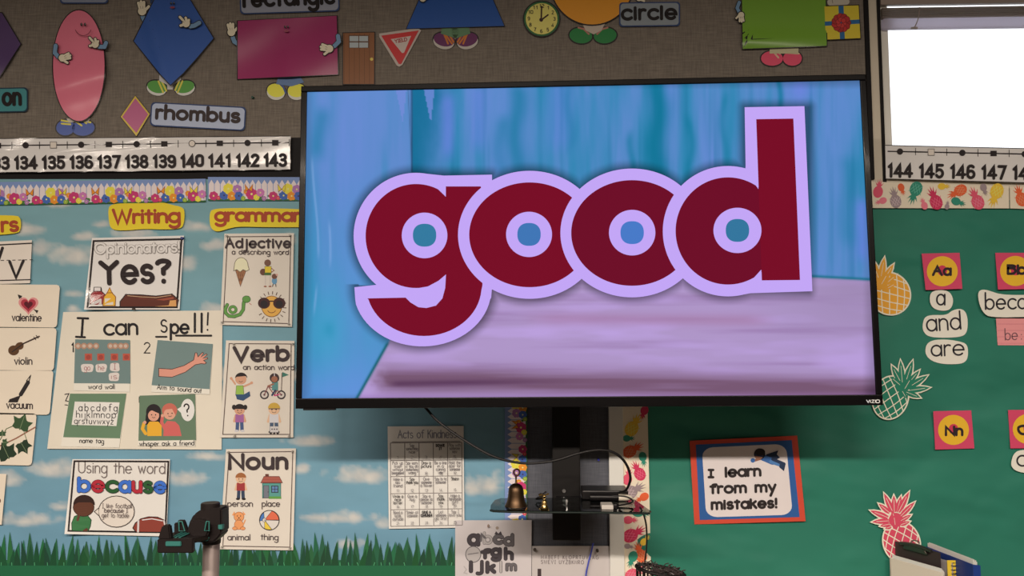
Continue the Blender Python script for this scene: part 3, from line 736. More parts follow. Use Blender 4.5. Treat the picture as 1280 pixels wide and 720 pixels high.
BI = [(7, 10, 7.5, 10, 'p'), (11, 24, 5, 250, 'k'), (28, 21, 8.5, -12, 'g'), (36, 8, 5, 160, 'o'), (53, 11, 9.5, 200, 't'), (64, 27, 5, -20, 'k'), (78, 21, 9.5, -22, 'r'),
      (88, 4, 5, 90, 'y'), (107, 10, 8.5, 240, 'o'), (93, 28, 3.6, 10, 'g'), (106, 23, 6, 110, 't'), (130, 20, 9.5, -25, 'p'), (139, 6, 5, 160, 'g'), (154, 12, 10, 200, 'y'), (164, 26, 4.6, -20, 'r')]
def bitems(x0, L):
    out = []; k = 0
    while x0 < L:
        out += [(x0+a, b, s, an, PC[c]) for a, b, s, an, c in BI if 6 < x0+a < L-6]; x0 += 178
    return out
pine_strip('pineapple patterned border strip left of its seam, under numbers 144 to 147', [(1084, 227), (1261, 232.5), (1261.5, 260.5), (1084, 260)], lambda u, v: (1085+u, 227+v*1.0+u*.02), bitems(6, 176))
pine_strip('pineapple patterned border strip right of its seam at the photo edge', [(1262.2, 232.8), (1560, 242), (1560, 270), (1262.6, 260.5)], lambda u, v: (1262+u, 232.5+v*.95+u*.031), [(14, 14, 9, -20, PC['o'])]+bitems(20, 290))
VI = [(27, 515, 6, 200, 'r'), (12, 533, 10, 30, 'y'), (5, 548, 5, 90, 't'), (10, 563, 9, 60, 'o'), (25, 573, 6, 170, 't'), (19, 590, 8.5, -28, 'r'), (4, 597, 7, 10, 'p'), (10, 614, 10, 62, 'g'),
      (24, 622, 6, 240, 'o'), (20, 640, 8, 100, 't'), (6, 650, 6, 90, 'p'), (10, 668, 10, 62, 'r'), (26, 676, 5, 40, 'y'), (4, 683, 4, 100, 'g'), (20, 692, 8.5, -20, 'o'), (9, 698, 7, 200, 't'), (11, 717, 9, 60, 'p'), (22, 733, 8, 30, 'o'), (8, 750, 8, 200, 'g')]
pine_strip('upright pineapple patterned border strip under the television beside the green paper', [(778, 470), (808.5, 470), (815.5, 790), (780.5, 790)], lambda u, v: (780+u*.92+(v-510)*.012, v), [(a, b, s, an, PC[c]) for a, b, s, an, c in VI])

# ================================================================= UPPER CUTOUTS
def E(y): return .40+.45*min(max(y/170, 0), 1)
OUT = C(30, 24, 22)
def cutout(name, label, cat, pts, col, base=.006, warp=None, rings=1, rim=1.4, group=None, material=CARDB):
    o = sheet(name, pts, Surf(base, warp), OUT, .0012, material, rings=max(rings, 1)); tag(o, label, cat, group)
    cx = sum(p[0] for p in pts)/len(pts); cy = sum(p[1] for p in pts)/len(pts)
    Q = []
    for i, p in enumerate(pts):
        d = math.hypot(p[0]-cx, p[1]-cy); Q.append((cx+(p[0]-cx)*(1-rim/d), cy+(p[1]-cy)*(1-rim/d)))
    sheet('face_print', Q, Surf(base+.0003, warp), col, .0002, material, o, rings)
    return o
def glove(par, x, y, s, ang, mir, base, cuff, pointing=False, y_e=60):
    "white gloved hand with sleeve; ang = direction of the fingers (0 = up)"
    e = E(y_e); wh = C(178, 160, 130, .62); ca, sa = math.cos(R(ang)), math.sin(R(ang))
    q = lambda u, v: (x+(u*mir*ca-v*sa)*s, y+(u*mir*sa+v*ca)*s)
    fing = [((-.25, -.1), (-.42, -.9)), ((0, -.1), (-.06, -1.05)), ((.25, -.1), (.32, -.95)), ((.3, .2), (.9, -.35))] if not pointing else \
           [((.0, -.1), (-.05, -1.1)), ((.3, 0), (.5, -.45)), ((-.1, .2), (-.8, -.1)), ((.3, .3), (.62, .1))]
    if cuff:
        a = Art(Surf(base), -.0006); P = cuff
        a.line(P, .6*s+1.6, OUT); a.line(P, .6*s, C(92, 116, 132, .7)); a.build('sleeve', par, CARDB)
    a = Art(Surf(base), .0003)
    for k, c in ((1.8, OUT), (0, wh)):
        a.disc(*q(0, .2), .55*s+k*.6, c)
        for f0, f1 in fing: a.line([q(*f0), q(*f1)], .36*s+k, c)
    for f0, f1 in fing[:3]: pass
    a.line([q(-.12, -.1), q(-.2, -.45)], .5, C(120, 104, 84)); a.line([q(.13, -.1), q(.14, -.45)], .5, C(120, 104, 84))
    return a.build('gloved_hand', par, CARDB)
def shoe(par, x, y, rx, ry, ang, col, lace, sole=None, base=.0058, socks=None):
    a = Art(Surf(base)); P = rot(arc(x, y, rx, ry, 0, 350, 30), x, y, ang)
    a.poly(rot(arc(x, y, rx+1.3, ry+1.3, 0, 350, 30), x, y, ang), OUT)
    if sole: a.poly(rot(arc(x, y+ry*.18, rx*.98, ry*.92, 0, 350, 30), x, y, ang), sole)
    a.poly(rot(arc(x, y-(ry*.1 if sole else 0), rx*.98, ry*(.84 if sole else .96), 0, 350, 30), x, y, ang), col)
    if lace:
        for (u0, v0, u1, v1) in lace: a.line([(x+u0, y+v0), (x+u1, y+v1)], 2.2, lace_c[0])
    return a.build('shoe', par, CARDB)
lace_c = [C(210, 190, 60)]
def face(par, x, y, s, base, mouth=C(140, 60, 70), smile=False):
    a = Art(Surf(base), .0006)
    for d in (-1, 1): a.disc(x+d*s*.45, y, s*.28, OUT, ry=s*.42, n=12); a.disc(x+d*s*.45+.2, y-.5, s*.09, C(200, 190, 170), n=8)
    if smile: a.line(arc(x, y+s*.5, s*2.1, s*2.3, 20, 160, 12), .8, mouth)
    else: a.disc(x, y+s*1.3, s*.75, mouth, ry=s*.35, n=12)
    a.build('face', par, CARDB)
def ankles(par, pts, col):
    a = Art(Surf(.0052)); a.poly(pts, col); a.build('socks', par, CARDB)

# pink oval
def wo(x, y): return .002+.014*math.exp(-((y-100+(x-98)*.28)/20)**2)+.004*math.cos((x-98)/16)
o = cutout('oval_character', 'tall pink oval paper character with blue shoes, left on the upper wall', 'wall cutout', arc(98.5, 82, 33.5, 70.5, 0, 354, 59), C(198, 94, 104, .72), .008, wo, 8)
for i, (x, y, rx, ry, an) in enumerate(((82, 159.5, 12, 10, -6), (104, 160, 14.5, 10, -4))): shoe(o, x, y, rx, ry, an, C(56, 74, 128, .8), [(-5, -9, 6, -7), (-5, -5, 6, -4)] if i == 0 else [(-9, -8, -2, -3), (-2, -10, 4, -6), (4, -8, 9, -7)], base=.0045)
ankles(o, [(83, 148), (113, 148), (110, 153), (98, 152), (86, 153)], C(190, 175, 150)); glove(o, 79.5, 72, 8.2, 75, 1, .022, [(69.5, 57), (68.5, 66), (73, 71)]); glove(o, 118, 54, 8.2, -38, 1, .022, [(132.5, 53.5), (130.5, 58.5), (124, 58.5)], True)
face(o, 104, 30.5, 5, .022, C(120, 44, 56), True)
# blue kite shape
def wr(x, y): return .002+.008*math.exp(-((x-197-(y-60)*.28)/9)**2)+.002*math.sin(x/30)
o = cutout('rhombus_character', 'blue rhombus paper character with green shoes on the upper wall', 'wall cutout', [(213, -42), (268, 47.5), (247, 73), (230, 92), (213, 107.5), (199, 93), (183, 73), (166, 51)], C(42, 72, 124, .75), .008, wr, 6)
lace_c[0] = C(205, 185, 70)
for x, an, lc in ((196, 14, [(2, -8, 8, 6), (6, -8, 12, 4)]), (231, -12, [(-3, -8, -9, 6), (-7, -8, -12, 3)])): shoe(o, x, 109.5, 12.5, 9, an, C(74, 128, 50, .8), lc, C(205, 195, 175), .0045)
ankles(o, [(199, 92), (206, 98), (219, 98), (226, 92), (226, 100), (216, 106), (216, 112), (209, 112), (209, 106), (199, 101)], C(190, 180, 165))
glove(o, 177.5, 12, 9.6, -4, 1, .010, [(178.5, 21), (182.5, 29)]); glove(o, 231.5, 28, 8.6, -42, 1, .020, [(249, 28.5), (243, 32), (238, 33)], True)
face(o, 215.5, 4, 4, .018)
# magenta rectangle
def wm(x, y): return .003+.006*math.exp(-((x-360)/14)**2)*(y/100)+.003*math.sin(x/26+y/15)
o = cutout('rectangle_character', 'wide magenta rectangle paper character with yellow shoes beside the door picture', 'wall cutout', [(296, 25.5), (422, 19), (423.5, 93.5), (296, 99.5)], C(132, 38, 74, .75), .008, wm, 8)
lace_c[0] = C(56, 76, 120)
for x, an in ((345, 8), (371, -4)): shoe(o, x, 114, 11.5, 10, an, C(205, 185, 50, .8), [(8, -8, 12, 2), (4, -10, 10, -4)] if x < 350 else [(-8, -10, 0, -9)], C(200, 190, 165), .0045)
ankles(o, [(348, 96), (375, 95), (380, 103), (364, 108), (345, 105)], C(90, 112, 140))
glove(o, 289, 38.5, 8.8, -4, 1, .0125, [(291, 47), (293, 52), (297, 54.5)]); glove(o, 410, 60.5, 8.6, -80, -1, .018, [(418, 57.5), (423.5, 52), (422.5, 45)])
face(o, 358, 33.5, 4, .019, C(150, 70, 80))
# blue trapezoid
o = cutout('trapezoid_character', 'dark blue trapezoid paper character with purple shoes above the television', 'wall cutout', [(540, -40), (600, -40), (631.5, 33), (507, 36.5)], C(20, 58, 108, .62), .008, None, 1)
lace_c[0] = C(190, 105, 30)
for x, an, lc in ((555, 12, [(2, -7, 10, 4), (6, -8, 12, 2), (0, -8, 5, 4)]), (584, -12, [(-2, -7, -10, 4), (-6, -8, -12, 2), (0, -8, -5, 4)])): shoe(o, x, 50.5, 13.5, 10, an, C(74, 22, 58, .62), lc, C(185, 170, 150), .0045)
ankles(o, [(553, 34), (586, 33), (588, 42), (570, 48), (551, 42)], C(90, 120, 80)); ankles(o, [(565, 34), (573, 34), (573, 43), (569, 49), (565, 43)], C(180, 160, 145))
glove(o, 529, -3, 7, 20, 1, .012, None)
# orange circle
o = cutout('circle_character', 'large orange circle paper character with green shoes between the clock and word card', 'wall cutout', arc(740, -22, 53, 54, 0, 354, 59), C(196, 112, 26, .62), .008, None, 1)
lace_c[0] = C(170, 110, 90)
for x, an, lc in ((726, 6, [(3, -9, 10, -2), (-3, -10, 4, -8)]), (756.5, -6, [(-3, -9, -10, -2), (3, -10, -4, -8)])): shoe(o, x, 44.5, 14.5, 10, an, C(24, 92, 40, .62), lc, None, .0045)
ankles(o, [(728, 30), (756, 30), (752, 38), (742, 43), (732, 38)], C(185, 165, 140))
glove(o, 800, -3, 7, 60, 1, .004, None)
# green square
def wg(x, y): return .002+.006*math.exp(-((y-50)/8)**2)*(1.3-(x-928)/105)
o = cutout('square_character', 'lime green square paper character with pink shoes beside the gift picture', 'wall cutout', [(926, -40), (1032, -44), (1034.5, 58), (927.5, 62)], C(96, 130, 34, .72), .008, wg, 8)
lace_c[0] = C(210, 170, 130)
for x, rx, lc in ((965, 14, [(2, -8, 8, -1), (6, -9, 10, -6)]), (990.5, 12, [(-8, -7, 8, -6)])): shoe(o, x, 73, rx, 9.5, 0, C(196, 62, 82, .8), lc, None, .0045)
ankles(o, [(962, 58), (998, 58), (998, 67), (962, 67)], C(190, 175, 130))
glove(o, 926.5, 20, 6.8, 178, 1, .0125, [(924, 3), (921.5, 10), (924.5, 16)])
# purple shape at the left edge
cutout('hexagon_character', 'dark purple many-sided paper shape cut off by the left edge', 'wall cutout', [(3, 15), (27, 55), (0, 97), (-52, 99), (-80, 57), (-54, 15)], C(70, 48, 78, .75), .008, lambda x, y: .004*math.exp(-((y-80)/14)**2), 6)
# word cards
def wordcard(word, label, pts, tx, col=C(158, 160, 166, .8), tcol=OUT, xh=16, wd=4.4, asc=.62, edge=C(52, 66, 96), mat_=GLOSS):
    o = sheet('word_card', pts, Surf(.009), edge, .0012, mat_); tag(o, label, 'word card')
    cx = sum(p[0] for p in pts)/len(pts); cy = sum(p[1] for p in pts)/len(pts)
    q = [(cx+(x-cx)*(1-1.6/max(abs(x-cx), 20)), cy+(y-cy)*(1-1.5/max(abs(y-cy), 8))) for x, y in pts]
    sheet('card_face', q, Surf(.0094), col, .0002, mat_, o)
    if word: lettering(o, Surf(.0098), [T(word, *tx, xh, wd, tcol, asc=asc, gap=.36)], mat_)
    return o
wordcard('rhombus', 'silver word card reading rhombus above the number line', rot(rrect(188, 130.5, 307, 160.5, 5), 247, 145.5, 3.0), (193.5, 149.5, 300.5, 154.5), xh=14.5, wd=4.2, asc=.55, tcol=C(58, 46, 42))
wordcard('circle', 'grey word card reading circle beside the orange circle', rrect(774, 2.5, 850, 33, 4, -.012), (776, 26, 847, 25), xh=15.5, wd=4.0, asc=.30, col=C(122, 124, 120, .8))
wordcard('rectangle', 'grey word card reading rectangle above the magenta rectangle', rot(rrect(299.5, -26, 424, 16, 5), 362, -5, -1.8), (303, 10.2, 421, 5.5), xh=17, wd=4.6, col=C(132, 130, 132, .8))
wordcard('', 'lower edge of a grey word card above the pink oval', rrect(75, -30, 135, 4.5, 4), None, col=C(120, 122, 128, .8))
wordcard('on', 'teal word card ending in the letters on at the left edge', rrect(-62, 110, 35, 141, 5, -.02), (2, 133, 27.5, 132.5), xh=18, wd=4.6, col=C(62, 118, 112, .85), edge=C(30, 50, 60))
# pink diamond
o = cutout('diamond_cutout', 'small pink diamond with a yellow rim left of the rhombus word card', 'wall cutout', [(169, 119), (188, 142.5), (170.5, 171), (150, 146)], C(205, 170, 60), .007, None, 1, .8)
sheet('pink_face', [(169.2, 123), (185, 142.8), (170.3, 166), (153, 146)], Surf(.0078), C(172, 84, 112, .9), .0002, CARDB, o)
# kite picture sliver
o, sf = paper('kite_picture', 'small yellow and blue picture cut off above the blue rhombus', 'picture', [(184, -30), (203, -30), (202, 8), (188, 4)], .007, C(40, 60, 90), None, CARDB)
a = Art(Surf(.0078)); a.poly([(190, -10), (193, -10), (195, 4), (192, 3)], C(180, 150, 50)); a.poly([(197, -20), (200, -20), (199, 7), (197, 6)], C(180, 120, 50)); a.build('picture', o, CARDB)
# door picture
q = [(428, 40.5), (469, 39.5), (468.5, 106), (428, 106)]
o, sf = paper('door_picture', 'small brown wooden door cutout with four panes above the television corner', 'picture', q, .007, OUT, None, CARDB)
a = Art(Surf(.0075)); a.poly([(429, 41.5), (468, 40.5), (467.5, 105), (429, 105)], C(122, 74, 40, .85))
for k in range(6): a.rect(430+k*6.3, 42, 430.7+k*6.3, 104.6, C(98, 58, 30, .85))
a.rect(436, 44, 461, 60, C(90, 56, 32)); 
for x0, y0 in ((437, 45), (449, 45), (437, 53), (449, 53)): a.rect(x0, y0, x0+11, y0+6.5, C(168, 170, 160))
a.disc(464.5, 74, 2, C(210, 180, 80)); a.build('picture', o, CARDB)
# yield sign
q = [(474, 42), (522, 35), (526.5, 38), (503, 81), (499, 83.5), (496, 82), (474, 46)]
o, sf = paper('yield_sign', 'red and white triangular yield sign cutout beside the door picture', 'sign cutout', q, .007, C(185, 165, 145), None, CARDB)
a = Art(Surf(.0075)); a.poly([(476.5, 44.5), (523.5, 38), (501.5, 80), (498.5, 80)], C(168, 40, 38, .75)); a.poly([(488.5, 49), (514, 44.8), (505, 66), (502.5, 66.3)], C(178, 158, 140, .8))
a.text('YIELD', 493.5, 54.2, 509.5, 51.4, 3.3, 1.0, C(150, 46, 44)); a.build('picture', o, CARDB)
# clock
o = cutout('clock_cutout', 'round paper clock with a green rim showing two o clock', 'clock', arc(677, 23.5, 23.5, 23, 0, 352, 44), C(34, 76, 38, .62), .0085, None, 1)
sheet('dial', arc(677, 23.5, 19.8, 19.5, 0, 352, 44), Surf(.0095), C(176, 160, 78, .62), .0002, CARDB, o)
a = Art(Surf(.0100))
for h in range(1, 13):
    t = R(h*30-90+1); x, y = 677+16*math.cos(t), 23.5+15.8*math.sin(t)
    if h == 12: pass
    st = str(h); a.text(st, x-1.6*len(st), y+2.2, x+1.6*len(st), y+2.2, 3.2, .8, OUT)
a.build('numerals', o, CARDB)
a = Art(Surf(.0106)); a.line([(676.5, 25), (677, 8)], 1.8, C(50, 20, 20)); a.line([(676.5, 25), (685, 18.5)], 1.8, C(50, 20, 20)); a.disc(676.5, 24.6, 2.4, C(50, 20, 20)); a.build('hands', o, CARDB)
# gift
q = [(1029.5, 7), (1074, 5.5), (1076.5, 48.5), (1031.5, 50.5)]
o, sf = paper('gift_picture', 'yellow gift picture with blue ribbon and red bow right of the green square', 'picture', q, .010, OUT, None, CARDB)
a = Art(Surf(.0105)); a.poly([(1030.5, 8), (1073.2, 6.7), (1075.5, 47.6), (1032.3, 49.5)], C(190, 165, 42, .8)); a.poly([(1048, 7.5), (1054.5, 7.3), (1056, 48.6), (1050, 48.9)], C(32, 84, 120, .8)); a.poly([(1031, 27), (1074.3, 24.3), (1074.6, 29.6), (1031.2, 32.3)], C(32, 84, 120, .8))
for k in range(11):
    t = k*2*math.pi/11; a.disc(1051.5+8*math.cos(t), 28.5+8*math.sin(t), 4.2, C(150+8*(k % 3), 38, 34, .8), ry=4.0, out=C(100, 24, 24), ow=.6, n=12)
for k in range(6): t = k*math.pi/3+.3; a.disc(1051.5+3.8*math.cos(t), 28.3+3.8*math.sin(t), 3, C(176, 48, 42, .8), out=C(110, 26, 26), ow=.5, n=12)
a.build('picture', o, CARDB)
glov = Art(Surf(.0085)); glov.line([(1038, 3), (1058, 2)], 8, C(160, 148, 125, .7)); glov.line([(1040, -2), (1041, 4)], .7, C(110, 100, 84)); 
glov.build('gloved_hand', bpy.data.objects['square_character'], CARDB)

# ================================================================= LEFT DISPLAY
YL = C(232, 186, 40); BR = C(158, 62, 34)
def blob(cx, cy, w, h, seed, ang=0, k=.06):
    rg = random.Random(seed); ph = [rg.uniform(0, 6) for _ in range(4)]
    P = []
    for i in range(56):
        t = 2*math.pi*i/56; c, s_ = math.cos(t), math.sin(t); p = 1/((abs(c)**4+abs(s_)**4)**.25)
        d = 1+k*(math.sin(2*t+ph[0])*.4+math.sin(3*t+ph[1])*.5+math.sin(5*t+ph[2])*.3)
        P.append((cx+w/2*c*p*d, cy+h/2*s_*p*d))
    return rot(P, cx, cy, ang)
def ylabel(word, label, pts, tx, xh, wd, **k):
    o, sf = paper('heading_label', label, 'label', smooth_outline(pts), .013, YL, 'yellow heading labels', PAPER, None, 1, .0015, OUT)
    lettering(o, sf, [T(word, *tx, xh, wd, BR, **k)]); return o
ylabel('Writing', 'yellow hand-cut label reading Writing above the Yes poster', [(135, 262), (138, 256), (150, 254), (190, 254), (205, 253), (215, 256), (229, 259), (231, 266), (230, 280), (226, 286), (205, 287), (180, 286), (160, 288), (145, 288), (138, 285), (136, 276)], (140, 281, 226, 279), 14.5, 3.9, asc=.55, gap=.24)
ylabel('grammar', 'yellow hand-cut label reading grammar tucked behind the television edge', [(262, 266), (266, 261), (290, 260), (330, 260), (365, 261), (384, 262), (388, 272), (385, 284), (360, 284), (330, 284), (298, 283), (285, 286), (272, 290), (265, 287), (262, 280)], (267.5, 277.5, 377, 278), 13.5, 3.9, gap=.26)
ylabel('rs', 'yellow hand-cut label ending in rs at the left edge', [(-50, 270), (20, 268.5), (26, 273), (26.5, 285), (22, 293), (-50, 295)], (1, 291, 24, 290), 15, 4.0, gap=.3)
# Vv card
q = [(-45, 304), (40, 300), (37.5, 354), (-45, 356)]
o, sf = paper('letter_card', 'white ruled card with a bold letter v at the left edge', 'card', q, .013)
a = Art(sf, .0002); a.line([(-45, 308.5), (39.5, 304)], 1.6, K); a.line([(-45, 352), (38, 349.5)], 1.4, K)
for k in range(-6, 6): a.line([(k*7.2+1, 325.5-k*.15), (k*7.2+5, 325.4-k*.15)], .9, K)
a.build('ruling', o)
a = Art(sf, .0007); a.line([(12, 327), (20, 347), (29, 326)], 3.6, K); a.line([(-10, 350), (3, 310)], 3.6, K); a.build('lettering', o)
# picture cards
def pcard(word, label, q, tx, draw, group='cream picture cards at the left edge'):
    cx = sum(p[0] for p in q)/4
    pts = []
    for i, p in enumerate(q):
        a_, b_ = q[i-1], q[(i+1) % 4]; r = 4
        for o_, rev in ((a_, 0), (b_, 1)):
            d = math.hypot(o_[0]-p[0], o_[1]-p[1]); pts.append((p[0]+(o_[0]-p[0])*r/d, p[1]+(o_[1]-p[1])*r/d))
            if rev == 0: 
                n_ = b_; d2 = math.hypot(n_[0]-p[0], n_[1]-p[1]); pts.append((p[0]+((o_[0]-p[0])/d+(n_[0]-p[0])/d2)*r*.3, p[1]+((o_[1]-p[1])/d+(n_[1]-p[1])/d2)*r*.3))
    o, sf = paper('picture_card', label, 'card', pts, .0135, C(216, 196, 166), group)
    a = Art(sf, .0002); draw(a); a.build('picture', o)
    if word: lettering(o, sf, [T(word, *tx, 7.0, 1.3, C(60, 48, 44), asc=.5)])
    return o
def d_heart(a):
    hp = lambda s, cx, cy: [(cx+s*.062*16*math.sin(t)**3, cy-s*.062*(13*math.cos(t)-5*math.cos(2*t)-2*math.cos(3*t)-math.cos(4*t))) for t in np.linspace(0, 2*math.pi, 37)[:-1]]
    a.line([(23, 369), (46, 390)], 1, K); a.poly(hp(12.5, 35.5, 381), C(206, 130, 120)); a.poly(hp(9.5, 35.5, 381), C(160, 46, 56)); a.poly(hp(5.5, 35.5, 381), C(84, 18, 28))
    a.poly([(22, 368), (28, 370), (24, 374)], K); a.poly([(43, 387), (48, 388), (46, 392)], K)
def d_violin(a):
    a.line([(28, 430), (49, 420.5)], 1.8, C(60, 40, 30)); a.disc(17, 438, 6.8, C(84, 54, 30), ry=6.2); a.disc(24.5, 432.5, 5, C(92, 60, 34), ry=4.6); a.line([(16, 438), (26, 431)], 7, C(84, 54, 30))
    a.line([(15, 440), (30, 429)], 1.2, K); a.line([(45, 419), (48, 423)], .9, K); a.line([(42, 421), (45, 425)], .9, K)
def d_vac(a):
    a.line([(38, 470), (36, 478), (25, 494)], 1.3, K); a.line([(35, 478), (26, 493)], 5, C(40, 34, 32)); a.poly([(12, 499), (26, 494), (22, 503), (10, 503)], K); a.line([(38.5, 469), (33, 476)], 1, K)
def d_ivy(a):
    G1, G2 = C(52, 74, 44), C(34, 50, 32)
    a.line([(-10, 562), (20, 548), (44, 534)], 1.6, C(140, 90, 66)); a.line([(0, 550), (8, 536), (22, 530)], 1, C(90, 100, 60)); a.line([(30, 540), (34, 552)], .8, C(90, 100, 60))
    def leaf(cx, cy, s, an, c):
        P = [(0, -1.05), (.32, -.5), (.5, -.42), (1.0, -.5), (.72, .05), (.8, .5), (.42, .62), (.1, .5), (0, .62), (-.1, .5), (-.42, .62), (-.8, .5), (-.72, .05), (-1.0, -.5), (-.5, -.42), (-.32, -.5)]
        a.poly(rot([(cx+x*s, cy+y*s) for x, y in P], cx, cy, an), c)
        a.line(rot([(cx, cy-s*.8), (cx, cy+s*.6)], cx, cy, an), .6, C(120, 130, 90))
    leaf(27, 530, 13, 20, G1); leaf(8, 566, 14, -25, G2); leaf(29, 558, 10.5, 150, G2); leaf(3, 542, 5, 0, G1); leaf(-12, 545, 9, 0, G1); leaf(6, 553, 5, 90, G1)
pcard('', 'ivy vine picture card below the vacuum card', [(-50, 515), (46, 517), (39.5, 582), (-50, 580)], None, d_ivy)
pcard('vacuum', 'cream picture card of a black vacuum cleaner', [(-50, 463.5), (67, 463), (62, 518.5), (-50, 517.5)], (7.5, 511, 41, 511.5), d_vac)
pcard('violin', 'cream picture card of a brown violin', [(-50, 409.5), (71, 410), (67, 463.5), (-50, 462)], (17.5, 456, 40.5, 456), d_violin)
pcard('valentine', 'cream picture card of a red valentine heart with an arrow', [(-50, 355), (75, 356), (71, 409.5), (-50, 408)], (14.5, 401.5, 52, 402), d_heart)
o, sf = paper('picture_card', 'cream card sliver low at the left edge above the grass', 'card', [(-50, 591), (8, 592.5), (2, 656), (-50, 655)], .0135, C(216, 196, 166))
a = Art(sf, .0002); a.disc(-3, 626, 4, C(100, 60, 40)); a.build('picture', o)

# Yes? poster
q = [(115, 297.5), (230, 294.5), (224.5, 387), (105, 387)]
cw = curl(104, 389, 60, .016)
o, sf = paper('yes_poster', 'white laminated poster reading Yes with a hot dog, under the Writing label', 'poster', q, .014, C(236, 222, 202), None, GLOSS, cw, 8)
border(sf, o, [(117, 301.3), (227, 298.8), (221, 384), (109.5, 384)], 2.4, material=GLOSS)
a = Art(sf, .0003)
a.poly([(112, 380), (113, 368), (117, 364), (117.5, 360), (126.5, 360), (127, 364), (131, 368), (130, 380)], C(140, 40, 40), out=K, ow=.9); a.rect(117.5, 359, 126, 364, C(210, 195, 180), out=K, ow=.8)
a.rect(114, 372, 127, 380.5, C(200, 185, 170)); a.disc(120.5, 377, 4, C(150, 50, 44))
a.poly([(128.5, 382), (130, 371), (134, 366), (137, 359.5), (140, 366), (144.5, 371), (144, 382)], C(222, 160, 48), out=C(140, 80, 30), ow=.9); a.line([(133, 366), (141, 366)], .9, C(140, 80, 30)); a.rect(131, 373, 141.5, 381, C(212, 196, 172))
a.poly([(150, 383), (150, 377), (154, 372), (157, 368), (175, 368.5), (195, 370), (215, 367.5), (219, 371), (223, 375), (221, 383)], C(92, 46, 34), out=K, ow=1.1)
a.poly([(153, 383), (155, 378), (170, 377), (190, 379), (210, 376), (220, 375), (220.5, 383)], C(206, 146, 84)); a.line([(156, 375), (175, 374), (195, 376), (216, 372.5)], 2.5, C(150, 74, 52))
a.line([(159, 369.5), (175, 371), (195, 372), (214, 369)], .8, C(190, 150, 110))
a.build('picture', o, GLOSS)
a = Art(sf, .0012)
a.text('Opinionators!', 117.5, 318.8, 226, 316.3, 12.0, 3.6, C(150, 138, 124), asc=.45, gap=.2); a.text('Opinionators!', 118.2, 318.0, 225.3, 315.6, 10.8, 2.2, C(236, 222, 202), asc=.45, gap=.25); a.build('outlined_lettering', o, GLOSS)
a = Art(sf, .0022); a.text('Yes?', 123.6, 357.3, 215, 354.3, 26, 6.0, C(44, 34, 32), asc=.29, gap=.36); a.build('lettering', o, GLOSS)

# I can spell chart
q = [(79, 391), (263.5, 388), (277, 421), (274, 562), (59, 561)]
o, sf = paper('spelling_chart', 'large white handwritten chart reading I can spell', 'chart', [(79, 390), (278, 388), (277, 562), (59, 561)], .0105, C(212, 196, 168), warp=lambda x, y: .0015*math.sin(x/22+y/31)+.001)
a = Art(Surf(.0125), .0004)
KI = C(30, 26, 26)
a.line([(97, 397.5), (110, 398)], 2.6, KI); a.line([(103.5, 398), (102, 421)], 2.8, KI); a.line([(95, 421), (106, 421.5)], 2.6, KI)
a.text('can', 129, 420, 173, 419, 15.5, 3.0, KI); a.text('s', 200, 416, 209.5, 416, 17, 1.9, KI); a.text('pe', 212, 418, 237, 418, 14, 3.0, KI)
a.line([(243.5, 392), (243.5, 415)], 2.8, KI); a.line([(252, 392), (252, 415)], 2.8, KI); a.line([(260, 391), (259.3, 406)], 2, KI); a.line([(259.4, 412), (259.4, 412.6)], 2, KI)
a.line([(195, 421), (208, 421)], 2.2, KI); a.line([(220, 419.5), (264, 419.5)], 2.4, KI)
a.text('1', 89, 440.5, 93, 440.5, 8, 1.6, KI); a.text('2', 179.5, 442, 188, 442, 9.0, 1.3, KI); a.line([(81, 493), (86, 492), (82, 501), (87, 502)], 1.1, KI); a.line([(81, 506), (85, 506.5)], 1, KI); a.line([(174, 496), (174, 503)], 1, KI); a.line([(178, 495.5), (178, 500)], 1, KI)
a.build('lettering', o)
# the four pasted sheets
def psheet(q, qp, capt, tx, pic, draw, label):
    s_ = sheet('pasted_sheet', q, Surf(.0140), C(218, 203, 178), .0012, PAPER, o); s_['label'] = label
    a = Art(Surf(.0142)); a.poly(qp, pic); draw(a); a.build('picture', s_)
    a = Art(Surf(.0150)); a.text(capt, *tx, 4.4, .8, KI, asc=.7, gap=.3, wob=.3); a.build('caption', s_)
def dw(a):
    for x in (97.5, 105, 112.5, 120, 124, 138, 144, 151, 157): 
        if x != 124: a.disc(x, 432.5, 4, C(168, 124, 96), n=14); a.disc(x, 432.5, 2.2, C(190, 165, 140), n=12)
    for x in (110.5, 126, 143, 158): a.rect(x-4.5, 442, x+4.5, 450.5, C(176, 78, 58)); a.disc(x, 446.5, 3, C(150, 62, 50), n=12)
    for x, y, w_, t in ((109, 460, 15, 'go'), (126.5, 460, 14, 'he'), (143.5, 459, 12, 'I'), (142.5, 471, 13, 'is')):
        a.poly(blob(x, y, w_, 10.5, int(x)), C(206, 190, 172))
        a.text(t, x-4+(2 if t == 'I' else 0), y+3.2, x+4-(2 if t == 'I' else 0), y+3.2, 5, .7, C(150, 90, 84))
psheet([(94, 424), (162.5, 425), (162, 490), (92, 488)], [(94, 424), (162.5, 425), (163, 479.5), (92.5, 479)], 'word wall', (110, 486.5, 143.5, 486.5), C(106, 122, 112), dw, 'pasted sheet captioned word wall')
def darm(a):
    a.poly([(198.5, 460.5), (215, 461.5), (230, 457), (242, 450), (244, 441), (246, 441), (247.5, 446), (253, 440.5), (254.5, 441.5), (251, 446.5), (258, 442), (259, 443.5), (253.5, 448), (259.5, 447), (259.5, 448.5), (254.5, 450.5), (258, 453.5), (256, 455), (251.5, 454.5), (244, 456), (232, 465), (215, 471.5), (198.5, 470.5)], C(206, 138, 112), out=C(70, 40, 34), ow=.8)
